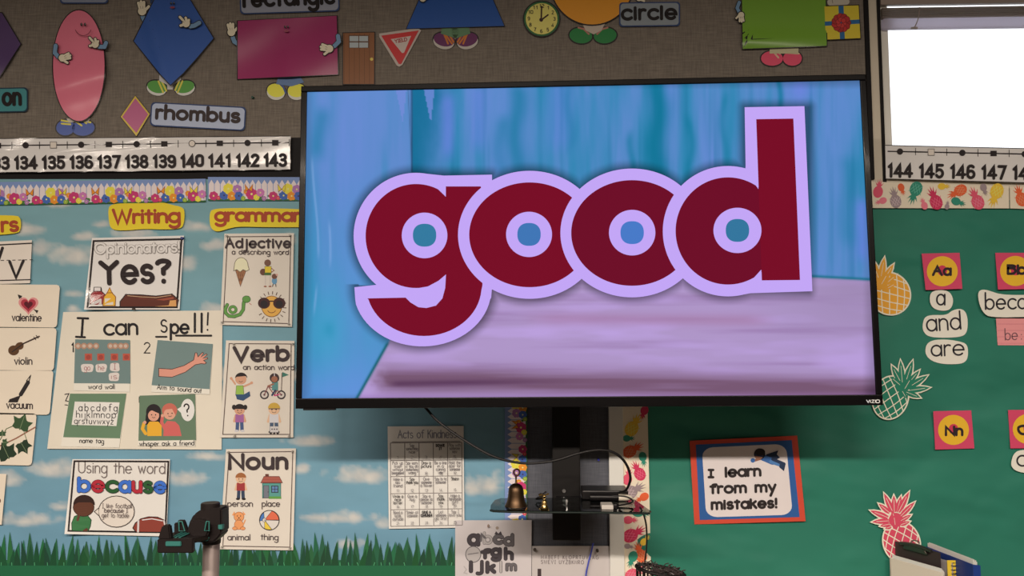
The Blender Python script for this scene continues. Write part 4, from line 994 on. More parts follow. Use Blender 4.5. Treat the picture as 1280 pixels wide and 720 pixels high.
psheet([(197, 425), (266, 430), (262, 493), (189, 490)], [(197, 425), (266, 430), (262, 486.5), (189.5, 481.5)], 'Arm to sound out', (196, 486.8, 252, 491.5), C(108, 124, 114), darm, 'pasted sheet captioned arm to sound out')
def dtag(a):
    a.poly([(93.5, 502), (149.5, 503), (145.5, 532.5), (89.5, 531)], C(216, 204, 184))
    a.text('abcdefg', 98, 514, 147, 514.5, 6.2, .95, KI, gap=.7); a.text('hijklmnop', 95, 522.5, 145, 523, 6.2, .9, KI, gap=.42); a.text('qrstuvwxyz', 92.5, 530, 142, 530.8, 5.6, .85, KI, gap=.42)
psheet([(87.5, 492), (158, 492), (149, 559.5), (76, 558)], [(87.5, 492), (158, 492), (150, 548), (79, 546.5)], 'name tag', (99, 553.8, 130, 554.5), C(98, 120, 88), dtag, 'pasted sheet captioned name tag')
def dfr(a):
    SK, S2 = C(206, 146, 116), C(198, 132, 112); BLK = C(34, 28, 28)
    a.disc(192, 515, 9.5, BLK, ry=10); a.poly([(183, 514), (201, 514), (203, 531), (181, 531)], BLK); a.disc(192, 519.5, 7, SK, ry=7); a.poly([(184, 514), (192, 509), (199, 514), (199, 517), (190, 513)], BLK)
    a.poly([(184, 545), (184, 531), (187, 527), (198, 527), (202, 532), (202, 545)], C(220, 156, 44)); a.line([(182, 542), (178, 536), (180, 529)], 4, C(220, 156, 44)); a.disc(181, 528, 2, SK)
    a.disc(212, 513, 9.5, C(184, 96, 76), ry=9); a.disc(212, 517.5, 7.4, SK, ry=7); a.poly([(203, 513), (208, 507), (220, 508), (220, 520), (215, 511), (206, 512)], C(184, 96, 76))
    a.poly([(204, 545), (205, 531), (209, 526), (219, 527), (224, 532), (227, 545)], C(196, 92, 82)); a.line([(206, 536), (202, 528), (203, 521)], 4, C(196, 92, 82)); a.disc(203, 519.5, 2, SK)
    for x, y in ((189.5, 518.5), (194.5, 518.5), (210, 517), (215, 516.5)): a.disc(x, y, .8, BLK, n=8)
    a.line(arc(192, 520.5, 2, 1.8, 20, 160), .6, BLK); a.line(arc(212.5, 519, 2, 1.8, 20, 160), .6, BLK)
    a.disc(234.5, 512.5, 8.6, C(214, 204, 186), ry=14); a.poly([(227, 508), (221.5, 511.5), (227, 517)], C(214, 204, 186))
    a.text('?', 231, 521, 238.5, 520, 11, 1.8, BLK, asc=.6)
psheet([(174.5, 494.5), (244, 492.5), (244, 558), (172.5, 557)], [(174.5, 494.5), (244, 492.5), (245, 550), (173, 551)], 'whisper ask a friend', (174, 558, 243, 557), C(96, 114, 86), dfr, 'pasted sheet captioned whisper ask a friend')

# grammar posters
def gposter(name, label, q, head, hx_, sub, sx_, draw, extra=()):
    o, sf = paper(name, label, 'poster', q, .0135, C(208, 192, 168))
    border(sf, o, insetq(q, 4), 1.1, C(84, 66, 58))
    a = Art(sf, .0003); draw(a); a.build('picture', o)
    it = [T(head, *hx_[:4], hx_[4], hx_[5], C(58, 46, 44), asc=.38, gap=.36)]
    if sub: it.append(T(sub, *sx_[:4], sx_[4], sx_[5], C(74, 60, 56), asc=.5))
    for e in extra: it.append(T(*e[:7], C(74, 60, 56), asc=.5))
    lettering(o, sf, it, lift=.0020); return o
SKa, SKb, SKc = C(196, 142, 108), C(150, 96, 70), C(212, 168, 128)
def kid(a, x, y, h, skin, hair, shirt, pants, long=False, arms='down', shoes=None):
    "standing child: feet at (x,y), height h"
    u = h/10
    for d in (-1, 1): a.line([(x+d*u*.75, y-u*3.6), (x+d*u*.9, y-u*.5)], u*1.25, pants); a.disc(x+d*u*1.1, y-u*.25, u*.8, shoes or K, ry=u*.45, n=10)
    if arms == 'down':
        for d in (-1, 1): a.line([(x+d*u*1.4, y-u*6), (x+d*u*2.0, y-u*3.8)], u*.8, skin)
    elif arms == 'hips':
        for d in (-1, 1): a.line([(x+d*u*1.2, y-u*6), (x+d*u*2.6, y-u*4.9), (x+d*u*1.2, y-u*4)], u*.6, skin)
    a.poly([(x-u*1.5, y-u*6.4), (x+u*1.5, y-u*6.4), (x+u*1.6, y-u*3.4), (x-u*1.6, y-u*3.4)], shirt)
    if long: a.disc(x, y-u*8.0, u*2.3, hair)
    a.disc(x, y-u*8, u*1.9, skin); a.poly(arc(x, y-u*8.3, u*2.05, u*1.9, 180, 360, 10), hair)
    for d in (-1, 1): a.disc(x+d*u*.7, y-u*7.8, u*.22, K, n=8)
    a.line(arc(x, y-u*7.4, u*.8, u*.6, 20, 160), .5, K)
def d_adj(a):
    a.poly([(294.5, 338), (307.5, 338), (300.5, 358)], C(160, 108, 70), out=C(90, 56, 40), ow=.7)
    for k in range(3): a.line([(297+k*3, 339), (300+k*1.2, 352)], .5, C(90, 56, 40)); a.line([(305-k*3, 339), (301-k*1.2, 352)], .5, C(90, 56, 40))
    a.poly(arc(301.5, 332, 8.5, 10, 180, 360, 14)+[(311.5, 337), (308, 339), (304, 337), (300, 340), (296, 337), (292, 338.5)], C(216, 210, 160), out=C(96, 80, 60), ow=.7)
    for x in (331.5, 337.5): a.line([(x, 343), (x, 357)], 1.2, C(196, 180, 160)); a.disc(x, 358, 2, SKb, ry=1, n=8)
    a.disc(329, 340, 4.2, C(100, 64, 48), n=14); a.line([(339, 335), (342.5, 338), (338, 341)], 1, SKb); a.rect(331, 333, 339, 341, C(210, 180, 50), out=K, ow=.4); a.rect(330.5, 341, 339, 344, C(70, 100, 50)); a.disc(334.5, 328.5, 4.2, C(112, 76, 58), n=16)
    a.disc(343, 351, 3.3, C(100, 140, 160), ry=4.5, n=14); a.disc(343, 345.5, 3.4, C(110, 70, 52), n=14); a.disc(346, 343.5, 1.5, C(200, 150, 130), n=8); a.line([(341.5, 355), (340.5, 358.5)], .8, K); a.line([(344.5, 355), (345, 358.5)], .8, K)
    S_ = [(284, 381), (281.5, 386), (282, 391), (286, 395), (293, 395.5), (300, 393), (304, 387), (304.5, 379), (306, 374), (310, 372)]
    a.line(S_, 4.4, C(50, 76, 40)); a.line(S_, 3.2, C(92, 136, 62)); a.line(arc(291, 387, 4, 3.8, 90, 450), 3.6, C(50, 76, 40)); a.line(arc(291, 387, 4, 3.8, 90, 450), 2.6, C(92, 136, 62)); a.disc(308, 374, 5, C(92, 136, 62), ry=4.2, out=C(50, 76, 40), ow=.6); a.line([(311.5, 379), (314.5, 381)], .6, C(160, 60, 50))
    for k in range(20):
        t = R(k*18+4); 
        if 150 < k*18 < 200: continue
        a.line([(339.5+14.5*math.cos(t), 383.5+15.5*math.sin(t)), (339.5+18.5*math.cos(t), 383.5+19.5*math.sin(t))], .9, C(90, 64, 50))
    a.disc(339.5, 383, 12.5, C(214, 158, 70), ry=13, out=C(130, 84, 44), ow=.8)
    for d in (-1, 1): a.disc(339.5+d*9.5, 379, 7.6, C(64, 34, 32), ry=7); a.disc(339.5+d*9.5, 380, 4.6, C(38, 30, 32), ry=4.6)
    a.line([(335, 376.5), (344, 376.5)], 1.6, C(64, 34, 32)); a.line(arc(339.5, 387, 5, 4, 15, 165), .8, C(110, 60, 40))
gposter('adjective_poster', 'small white poster headed Adjective with ice cream, snake and sunglasses sun', [(280.5, 292), (367.5, 291.5), (365, 408.5), (275, 406)], 'Adjective', (281, 310.6, 364, 310.6, 10.4, 2.6), 'a describing word', (289.5, 318.2, 361, 318.6, 4.9, .9), d_adj)
def d_verb(a):
    a.line([(294, 480), (289.5, 473.5)], 2.2, SKa); a.line([(305, 483), (314, 479)], 2.2, SKa); a.disc(289, 473, 1.8, SKa, n=10); a.disc(314.5, 478.5, 1.8, SKa, n=10)
    a.poly([(295.5, 482), (304, 482), (305, 494), (294.5, 494)], C(140, 168, 70), out=K, ow=.4); a.poly([(294.5, 493), (305, 493), (312, 489), (313, 495), (304, 501), (296, 499)], C(50, 72, 96)); a.disc(301, 474, 7, SKa, ry=6.5); a.poly(arc(301.5, 472.5, 7.6, 6.8, 178, 362, 12)+[(307, 470), (296, 471)], K)
    a.line(arc(301, 475.5, 2.4, 2, 20, 160), .6, K)
    for x in (330.5, 351.5): a.disc(x, 493.5, 5.6, C(50, 42, 42)); a.disc(x, 493.5, 3.9, C(196, 180, 160)); a.disc(x, 493.5, 1.2, K)
    a.line([(330.5, 493.5), (335, 483), (345, 486), (351.5, 493.5)], 1.2, C(120, 60, 60)); a.line([(336, 484), (343, 494), (347, 486)], 1.1, C(120, 60, 60)); a.rect(340, 477.5, 347.5, 488, C(84, 130, 120)); a.line([(342, 480), (335, 482.5)], 1.8, SKb); a.line([(344, 488), (340, 494)], 2.2, C(50, 60, 80)); a.line([(343, 494.5), (349, 493)], 1.6, C(190, 70, 110))
    a.disc(343, 472.5, 6, C(60, 44, 42), ry=6); a.disc(343, 474, 4, SKb, ry=3.8); a.line([(343, 466.5), (343, 470)], 1, C(200, 190, 180)); a.line([(352.5, 466), (351.8, 488)], .9, C(90, 70, 60)); a.poly([(353, 465), (361, 468.5), (353, 471.5)], C(60, 110, 90))
    kid(a, 299.5, 539.5, 34, SKa, K, C(150, 90, 130), C(64, 80, 110), False, 'down', C(190, 180, 170)); 
    for d in (-1, 1): a.disc(299.5+d*7, 509, 2.6, K, ry=3.2, n=12)
    kid(a, 342.5, 541, 37, SKc, C(190, 150, 60), C(200, 190, 180), C(70, 84, 100), False, 'down', C(60, 50, 50)); a.line([(336, 511), (349.5, 511)], 1, K); a.rect(337.5, 533, 348, 540.5, C(196, 184, 170)); 
    for k in range(3): a.disc(338.5+k*4.3, 541.5, 1.4, K, n=8); a.disc(340+k*3, 536.5, .9, K, n=8)
gposter('verb_poster', 'small white poster headed Verb with four active children, beside the television edge', [(282.5, 425.5), (368, 426), (366.5, 547), (274.5, 547)], 'Verb', (291, 453.5, 362.5, 452, 16.5, 4.6), 'an action word', (303.5, 462.3, 368, 462.7, 5.0, 1.0), d_verb)
def d_noun(a):
    kid(a, 301, 624.5, 33, SKc, C(150, 92, 50), C(150, 52, 50), C(50, 60, 76))
    a.rect(331.5, 592.5, 336, 600, C(96, 52, 40)); a.poly([(326, 603.5), (330, 595.5), (349, 595.5), (353, 603.5)], C(162, 84, 66), out=C(80, 40, 32), ow=.6)
    for k in range(3): a.line([(328+k, 602-k*2.4), (351-k, 602-k*2.4)], .4, C(110, 54, 44))
    a.rect(328, 604, 351, 622.5, C(84, 140, 124), out=K, ow=.5); a.rect(329.5, 607, 336, 622.5, C(110, 108, 110), out=K, ow=.5); a.rect(339.5, 607.5, 347.5, 615.5, C(90, 120, 150), out=K, ow=.9); a.line([(343.5, 607.5), (343.5, 615.5)], .6, K); a.line([(339.5, 611.5), (347.5, 611.5)], .6, K)
    a.rect(336, 620.5, 351.5, 623.5, C(90, 140, 60)); a.disc(335, 615, .6, K, n=6)
    OR, OD = C(214, 140, 84), C(140, 76, 44)
    a.poly([(293, 639), (294.5, 645), (290, 644)], OR); a.poly([(303.5, 639), (303.5, 645), (307, 643)], OR); a.disc(298.7, 646, 6.2, OR, ry=6, out=OD, ow=.5); a.disc(298.5, 656, 5.6, OR, ry=6, out=OD, ow=.5)
    for d in (-1, 1): a.disc(298.5+d*5, 660.5, 3, OR, ry=2, out=OD, ow=.5); a.disc(298.7+d*2, 645, .7, K, n=8)
    a.line([(304, 656), (306.5, 650)], 1.4, OR); a.disc(298.7, 647.5, .9, K, n=8); a.line(arc(298.7, 648.5, 2.2, 1.6, 10, 170), .5, K)
    a.disc(336.7, 650.3, 12.3, C(206, 192, 172), out=K, ow=1)
    c0 = (330.5, 650)
    for a0, a1, cc in ((175, 235, C(70, 110, 160)), (285, 358, C(206, 98, 66)), (75, 120, C(220, 180, 60))):
        a.poly([c0]+arc(336.7, 650.3, 11.8, 11.8, a0, a1, 8), cc, out=K, ow=.5)
    a.disc(*c0, 2.4, C(206, 192, 172), out=K, ow=.5); a.line([c0, (348.5, 650.5)], .6, K); a.line([c0, (340, 662)], .6, K)
gposter('noun_poster', 'small white poster headed Noun with person, place, animal and thing pictures', [(282.5, 561.5), (370, 560.5), (366.5, 688), (274.5, 686.5)], 'Noun', (285, 588, 360.5, 587.5, 17, 4.6), '', None, d_noun,
        [('person', 284, 633.5, 316, 633.5, 5.6, 1.0), ('place', 327, 633.5, 350, 633.5, 5.6, 1.0), ('animal', 284, 675.5, 313, 675.5, 5.6, 1.0), ('thing', 325.5, 675, 348, 675.5, 5.6, 1.0)])

# because poster
q = [(90.5, 574), (212.5, 574), (208, 670.5), (80.5, 667.5)]
cw2 = curl(79, 670, 55, .018)
o, sf = paper('because_poster', 'white poster reading Using the word because with a child and football', 'poster', q, .014, C(222, 206, 184), None, GLOSS, cw2, 8)
border(sf, o, [(93, 576.5), (210.5, 577), (206.5, 665.5), (85.5, 663.5)], 2.2, material=GLOSS)
a = Art(sf, .0003)
a.poly([(90, 663), (89.5, 654), (93, 645.5), (99, 643), (109, 643.5), (114, 650), (113, 658), (110, 664)], C(56, 106, 60), out=C(28, 56, 32), ow=.8); a.line([(97, 652), (108, 652)], 1, C(28, 56, 32)); a.disc(104.5, 634, 13, C(92, 54, 38), ry=11.5, out=C(50, 30, 26), ow=.8); a.poly(arc(105, 630.5, 13.5, 12, 175, 365, 16)+[(113, 628), (98, 628)], C(52, 34, 28))
a.line([(97, 650), (99, 643)], 3, C(92, 54, 38)); a.disc(106.5, 662, 3.5, C(92, 54, 38), ry=2.4)
a.disc(145.5, 639.5, 22.5, C(214, 197, 174), ry=19.5, out=C(60, 48, 42), ow=1.1); a.poly([(123, 635), (117.8, 639.5), (123.5, 644)], C(214, 197, 174)); a.line([(123.4, 635), (117.8, 639.5), (124, 645)], 1.0, C(60, 48, 42))
a.poly([(166, 660), (169, 654), (176, 648.5), (186, 646), (197, 646.5), (206, 650.5), (206, 665.5), (170, 665)], C(134, 60, 46), out=K, ow=1.1); a.line([(173, 651), (172.5, 664.5)], 2.4, C(200, 184, 170)); a.line([(178, 650), (190, 648.5), (203, 651)], 1.2, C(210, 200, 190)); a.line([(205, 651), (206, 656)], 2, C(200, 184, 170))
a.build('picture', o, GLOSS)
a = Art(sf, .0015); GY = C(104, 88, 80)
a.text('Using the word', 97.5, 591.5, 206.5, 592.5, 10, 1.1, GY, asc=.45); a.text('I like football', 127.5, 635.5, 165, 635.5, 4.4, .6, GY, asc=.5); a.text('because I', 130, 641, 160, 641.2, 4.4, .8, GY, asc=.5); a.text('get to tackle.', 127, 647, 162, 647.4, 4.4, .6, GY, asc=.5)
a.build('lettering', o, GLOSS)
a = Art(sf, .0026); xs = [96, 113.5, 131, 147.5, 164, 178, 191.5, 208]
for i, (ch, c) in enumerate(zip('because', (C(62, 104, 176), C(170, 44, 52), C(44, 84, 44), C(62, 104, 176), C(170, 44, 52), C(44, 84, 44), C(62, 104, 176)))):
    for wd, cc in ((5.2, C(34, 30, 40)), (4.2, c)): d = (5.2-wd)/2; a.text(ch, xs[i]+d, 616.3-d+i*.25, xs[i+1]+.4-d, 616.3-d+i*.25, 17.2-d*2, wd, cc, asc=.32)
a.build('coloured_lettering', o, GLOSS)

# kindness calendar
q = [(484.5, 533), (579.5, 532.5), (580.5, 659.5), (486, 661)]
o, sf = paper('kindness_calendar', 'white printed grid sheet headed Acts of Kindness, half shaded under the television', 'calendar', q, .0125, C(212, 200, 180))
M = quadmap([(488, 536), (577, 535.5), (578, 656.5), (488.5, 658)]); GL = C(120, 108, 98)
a = Art(sf, .0001)
for i in range(6): a.line([M(i/5, .145), M(i/5, 1)], .9, GL)
for v in (.145, .325, .49, .665, .83, 1): a.line([M(0, v), M(1, v)], .9, GL)
a.build('grid_print', o)
a = Art(sf, .0007); x0 = M(.10, .10); x1 = M(.93, .10)
a.text('Acts of Kindness', *x0, *x1, 7.5, 1.0, C(120, 116, 120), asc=.5); p0, p1 = M(.02, .135), M(.98, .135); a.line([p0, p1], .9, C(130, 118, 108))
cells = {(0, 3): ('DONATE', 'IT'), (0, 4): ('Play with', 'someone', 'new'), (0, 1): ('Say', 'something', 'nice'), (1, 0): ('Pick up', 'trash', 'without', 'being asked'), (1, 1): ('Say sorry', 'if you do', 'something', 'wrong'), (1, 3): ('Be a line', 'in a', 'caring', 'way'),
 (1, 4): ('Hold the', 'door for', 'someone'), (1, 2): ('Draw a', 'picture'), (2, 0): ('Make a', 'new', 'friend'), (2, 1): ('Say', 'thank you'), (2, 2): ('Give', 'someone', 'a flower'), (2, 3): ('Say hi to', 'someone'), (2, 4): ('Share',), (3, 0): ('Write a', 'nice', 'letter'), (3, 1): ('Give a', 'hug'),
 (3, 2): ('Say a', 'please to', 'someone'), (3, 3): ('Say', 'thank', 'you'), (3, 4): ('Make a', 'handmade', 'gift'), (4, 0): ('Read a', 'book', 'outside'), (4, 1): ('Smile at', 'someone'), (4, 2): ('GIVE A', 'COMPLIMENT'), (4, 3): ('Let', 'someone', 'go first'), (4, 4): ('Say I', 'love you')}
vs = (.145, .325, .49, .665, .83, 1)
for (r, c), L_ in cells.items():
    for k, t_ in enumerate(L_):
        w_ = min(.17, .02*len(t_)+.01); cx = c/5+.1; v = vs[r]+.045+k*.033; b0, b1 = M(cx-w_/2, v), M(cx+w_/2, v)
        bold = t_.isupper() and len(t_) > 1
        a.text(t_, *b0, *b1, 3.1 if not bold else 2.8, .85 if bold else .5, C(50, 44, 42) if bold or (r+c) % 3 == 0 else C(120, 110, 104), asc=.5)
for r in range(5):
    for c in range(5): p = M(c/5+.08, vs[r+1]-.015); p2 = M(c/5+.12, vs[r+1]-.015); a.text(str(r*5+c+1), *p, *p2, 2.4, .45, C(120, 110, 104))
a.build('lettering', o)

# alphabet sheet
q = [(569, 650.5), (664.5, 650), (664, 790), (569, 790)]
o, sf = paper('alphabet_sheet', 'white sheet with chunky grey alphabet letters below the glass shelf', 'poster', q, .0128, C(190, 176, 164))
a = Art(sf, .0002); DG, MG, LG = C(64, 56, 56), C(96, 88, 84), C(168, 156, 144)
def fat(t, x0, y0, x1, y1, xh, wd, c, out=K, asc=.35): a.text(t, x0-.5, y0+.5, x1+.5, y1+.5, xh+1, wd+1.2, out, asc=asc); a.text(t, x0, y0, x1, y1, xh, wd, c, asc=asc)
fat('a', 584, 683, 600, 683, 16, 4.6, DG); fat('b', 604, 680.5, 615.5, 680.5, 11.5, 2.6, LG, MG, .5); fat('c', 616, 681, 629, 681, 13, 4.4, MG); fat('d', 629, 683, 642.5, 683, 12.5, 3.8, MG, K, .45)
a.disc(591.5, 693, 9.5, LG, ry=10, out=MG, ow=1); a.line([(585, 693), (598, 691)], 1, MG); fat('f', 601, 699, 613, 699, 11, 3.8, DG); fat('g', 613, 697, 627, 697, 12.5, 4.2, DG); fat('h', 630, 700.5, 642, 700.5, 12, 3.8, DG, K, .6)
fat('i', 586, 716, 592, 716, 13, 4.2, DG); fat('j', 596, 714, 605, 714, 12, 3.6, DG); fat('k', 607, 717, 620, 717, 12, 4.2, DG, K, .5); fat('l', 624, 716, 629.5, 716, 12, 2.6, LG, MG, .3); fat('m', 632, 714, 646, 714, 10, 3, MG)
fat('nop', 590, 736, 625, 736, 12, 4, DG); a.line([(580, 708), (583, 712), (580, 716), (584, 717)], 1.2, LG); a.line([(606, 672), (602, 668), (601, 676)], 3, MG); a.poly([(618, 668), (620, 664), (623, 667), (626, 664), (628, 669)], DG); a.disc(621.5, 660, 2, C(150, 130, 110)); 
a.build('picture', o)
# typed sheet
q = [(664.8, 682.5), (764.5, 682.5), (765, 790), (665, 790)]
o, sf = paper('typed_sheet', 'cream sheet with two typed rows of tiny letters below the shelf', 'sheet', q, .010, C(184, 170, 156))
a = Art(sf, .0002); cc = C(120, 106, 98)
a.text('MABEFIJKLOPRTUVLAG', 676, 699, 748, 699.5, 3.4, .75, cc, gap=.9); a.text('SWEVIQUYZBKNRO', 676, 705, 730, 705.5, 3.4, .75, cc, gap=.7); a.rect(672, 711, 676.5, 740, C(60, 46, 44)); a.build('lettering', o)

# ================================================================= RIGHT DISPLAY
CW = C(222, 204, 172)
def leafp(p0, ang, L, w_):
    c, s_ = math.cos(R(ang)), math.sin(R(ang)); P = []
    for t, k in ((0, .6), (.25, 1), (.5, .95), (.75, .6), (1, 0)): P.append((t, k))
    up = [(p0[0]+c*L*t-s_*w_*k, p0[1]+s_*L*t+c*w_*k) for t, k in P]; dn = [(p0[0]+c*L*t+s_*w_*k, p0[1]+s_*L*t-c*w_*k) for t, k in P[:-1]]
    return up+dn[::-1]
def pineapple(label, cx, cy, rx, ry, tilt, leaves, lbase, col, base, hatch=8.0, lline=None):
    "die-cut pineapple: cream rim, coloured body with a cream lattice, crown of separate leaves"
    e = sheet('pineapple_cutout', rot(arc(cx, cy, rx+1.8, ry+1.8, 0, 354, 59), cx, cy, tilt), Surf(base), CW, .0012); tag(e, label, 'pineapple cutout')
    a = Art(Surf(base+.0003)); a.poly(rot(arc(cx, cy, rx, ry, 0, 354, 59), cx, cy, tilt), col)
    # lattice clipped to the ellipse
    for fam in (38, -38):
        for k in range(-6, 7):
            ux, uy = math.sin(R(fam)), -math.cos(R(fam)); nx_, ny_ = math.cos(R(fam)), math.sin(R(fam)); ox, oy = nx_*k*hatch, ny_*k*hatch
            A_ = (ux/rx)**2+(uy/ry)**2; B_ = 2*(ox*ux/rx**2+oy*uy/ry**2); C_ = (ox/rx)**2+(oy/ry)**2-1; D_ = B_*B_-4*A_*C_
            if D_ <= 0: continue
            t0, t1 = (-B_-math.sqrt(D_))/2/A_, (-B_+math.sqrt(D_))/2/A_
            bow = [(cx+ox+ux*(t0+(t1-t0)*i/8)+nx_*math.copysign(1, k or 1)*math.sin(math.pi*i/8)*1.5*(abs(k) > 0), cy+oy+uy*(t0+(t1-t0)*i/8)+ny_*math.copysign(1, k or 1)*math.sin(math.pi*i/8)*1.5*(abs(k) > 0)) for i in range(9)]
            a.line(rot(bow, cx, cy, tilt), 1.2, CW)
    a.build('lattice_print', e)
    rimm = Art(Surf(base), .0002); fc = Art(Surf(base), .0012); fc.disc(lbase[0]+3, lbase[1]+4, 9.0, col)
    for (dx, dy, an, L, w_) in leaves:
        p = (lbase[0]+dx, lbase[1]+dy); rimm.poly(leafp((p[0]-math.cos(R(an))*1.5, p[1]-math.sin(R(an))*1.5), an, L+4.5, w_+1.7), CW)
    for (dx, dy, an, L, w_) in leaves:
        p = (lbase[0]+dx, lbase[1]+dy); fc.poly(leafp(p, an, L, w_), col); fc.line([p, (p[0]+math.cos(R(an))*L*.75, p[1]+math.sin(R(an))*L*.75)], .55, lline or CW)
    rimm.build('crown_rim', e); fc.build('crown_leaves', e); return e
def crown(up, spread, n, L, w_, short=.6):
    out = []
    for r, (k, lf) in enumerate(((n, 1.0), (n-2, .72))):
        for i in range(k):
            an = up-spread+2*spread*i/(k-1); out.append((math.cos(R(an))*r*-1, 0, an, L*lf*(1-.28*abs(i-(k-1)/2)/(k/2)), w_))
    return out
pineapple('pink pineapple cutout low on the green paper behind the file box', 1127, 678, 22, 26.5, -22, [(-1, -6, -115, 26, 3.4), (-5, -5, -140, 18, 3), (1, -6, -92, 21, 3.2), (4, -6, -75, 21, 3.2), (6, -6, -62, 29, 3.6), (9, -1, -45, 25, 3.2), (-7, 1, -158, 24, 3.4), (-6, 5, 176, 21, 3.2), (9, 5, -30, 15, 2.6), (-5, 9, 168, 12, 2.6), (2, 6, -105, 14, 4), (9, 10, -20, 12, 2.6), (-3, 12, 160, 8, 2.4), (2, 10, -98, 12, 4)], (1117, 646), C(196, 66, 82), .016, 8.4)
pineapple('teal pineapple cutout half behind the lower right television corner', 1113, 497, 21.5, 26.5, 16, [(0, -2, -118, 22, 3.6), (3, 0, -95, 28, 3.6), (7, 0, -72, 29, 4), (9, 3, -50, 24, 3.4), (11, 6, -32, 28, 4), (12, 10, -8, 26, 3.6), (8, 12, 22, 19, 3.4), (0, 3, -140, 15, 3), (6, 8, -60, 16, 6), (3, 11, 60, 10, 3)], (1125, 478), C(30, 112, 82), .016, 8.4)
pineapple('orange pineapple cutout half behind the right television edge', 1112, 367, 24.5, 26.5, -38, [(0, -2, -110, 27, 4), (3, -1, -80, 27, 4), (6, 2, -58, 25, 3.6), (9, 6, -40, 18, 3.4), (-4, 0, -135, 22, 4), (4, 6, -60, 15, 6), (-6, 6, -160, 20, 4), (12, 11, -30, 11, 3)], (1098, 349), C(222, 148, 44), .016, 8.6)
def lcard(letters, label, q, base=.016, tx=None, ring=None):
    o, sf = paper('letter_card', label, 'card', q, base, C(196, 62, 86), 'pink and orange alphabet cards')
    cx = sum(p[0] for p in q)/4; cy = sum(p[1] for p in q)/4
    a = Art(sf, .0001); a.disc(cx, cy, 19.3, C(228, 164, 38), ry=18.8, n=40); a.disc(cx, cy-1, 6, C(190, 50, 70), ry=6.5); a.build('disc_print', o)
    lettering(o, sf, [T(letters, cx-tx[0], cy+tx[1], cx+tx[2], cy+tx[1], tx[3], 3.2, C(40, 26, 28), asc=.32, gap=.3)]); return o
lcard('Aa', 'pink alphabet card with an orange disc reading Aa', [(1152, 317), (1199.5, 316), (1203, 361), (1157, 362.5)], tx=(13, 6, 12, 11))
lcard('Bb', 'pink alphabet card with an orange disc reading Bb at the right edge', [(1244, 316), (1292, 316), (1294, 361), (1247.5, 362)], tx=(11, 5, 14, 11))
lcard('Nn', 'pink alphabet card with an orange disc reading Nn', [(1166.5, 514), (1214, 513), (1218, 560.5), (1169, 562)], tx=(11, 8, 12.5, 11))
lcard('Oo', 'pink alphabet card with an orange disc low at the right edge', [(1260, 512.5), (1308, 512), (1310, 560), (1263, 560.5)], tx=(14, 8, 14, 11))
def wcut(word, label, pts, tx, xh, wd=2.1, **k):
    o, sf = paper('word_cutout', label, 'word card', smooth_outline(pts), .016, C(226, 208, 178), 'cream hand-cut sight words', PAPER, None, 1, .0014)
    lettering(o, sf, [T(word, *tx, xh, wd, C(34, 30, 34), **k)]); return o
wcut('a', 'cream cut-out word a under the Aa card', [(1162, 372), (1164, 365), (1172, 362.5), (1183, 363), (1189, 367), (1192, 376), (1189, 386), (1181, 389), (1169, 387), (1163, 381)], (1170, 382, 1182, 382), 15)
wcut('and', 'cream cut-out word and, middle of the list under Aa', [(1153, 408), (1155, 397), (1163, 393.5), (1183, 394), (1190, 388), (1200, 385.5), (1207, 389), (1210, 400), (1209, 415), (1203, 421), (1180, 422.5), (1160, 421), (1154, 414)], (1158, 415, 1202, 412), 16, asc=.6)
wcut('are', 'cream cut-out word are, lowest of the list under Aa', [(1156, 441), (1158, 430), (1166, 425), (1182, 424), (1199, 426.5), (1209, 430), (1210.5, 442), (1208, 452), (1198, 455.5), (1176, 455), (1162, 450)], (1163.5, 446, 1206, 444.5), 15)
wcut('because', 'cream cut-out word starting beca at the right edge', [(1222, 366), (1227, 361.5), (1236, 363), (1250, 368), (1275, 369), (1335, 367), (1338, 385), (1332, 396), (1290, 396), (1238, 397), (1229, 391), (1224, 380)], (1231, 387.5, 1322, 386), 14.5, asc=.65)
wcut('of', 'cream cut-out word starting with o low at the right edge', [(1264, 577), (1267, 567), (1275, 562), (1300, 563), (1310, 575), (1306, 589), (1285, 592), (1270, 589), (1264, 583)], (1270.5, 583.5, 1298, 583), 15)
q = [(1245, 398), (1330, 398.5), (1332, 432), (1247, 431.5)]
o, sf = paper('paper_note', 'pink ruled note reading be, tucked under the cream word', 'note', q, .0155, C(226, 136, 128))
a = Art(sf, .0001); 
for y in (405, 413, 421, 429): a.line([(1247, y), (1330, y)], .5, C(190, 110, 110))
a.build('ruling', o); lettering(o, sf, [T('be', 1256, 425.5, 1272.5, 425, 9.5, 1.2, C(110, 74, 74)), T(':', 1276, 425, 1278, 425, 9, 1.2, C(110, 74, 74))])
# I learn poster
q = [(862, 551), (996.5, 544.5), (1007, 651.5), (868, 655.5)]
o, sf = paper('mistakes_poster', 'red and blue framed poster reading I learn from my mistakes', 'poster', q, .015, C(188, 64, 42))
Mq = quadmap(q)
a = Art(sf, .0001); a.poly([Mq(.055, .05), Mq(.945, .05), Mq(.95, .95), Mq(.05, .95)], C(38, 80, 128)); pts = [Mq(u, v) for u, v in [(.11+.78*(x), .09+.83*y) for x, y in rrect(0, 0, 1, 1, .13)]]; a.poly(pts, C(206, 190, 176)); a.build('frame_print', o)
a = Art(sf, .0008); NV, BLU = C(30, 44, 66), C(52, 90, 136)
a.poly([(958, 568), (964, 566), (973, 563), (971, 568), (975, 572), (966, 577), (957, 574)], NV); a.line([(952, 573), (942, 576)], 3, C(140, 90, 66)); a.disc(941, 575.5, 2.8, BLU); a.line([(954, 572), (966, 577)], 8, BLU); a.line([(964, 577), (979, 582)], 5, C(70, 110, 150)); a.line([(966, 574), (980, 580)], 4, NV); a.poly([(975, 578), (982, 580), (980, 589), (974, 584)], NV)
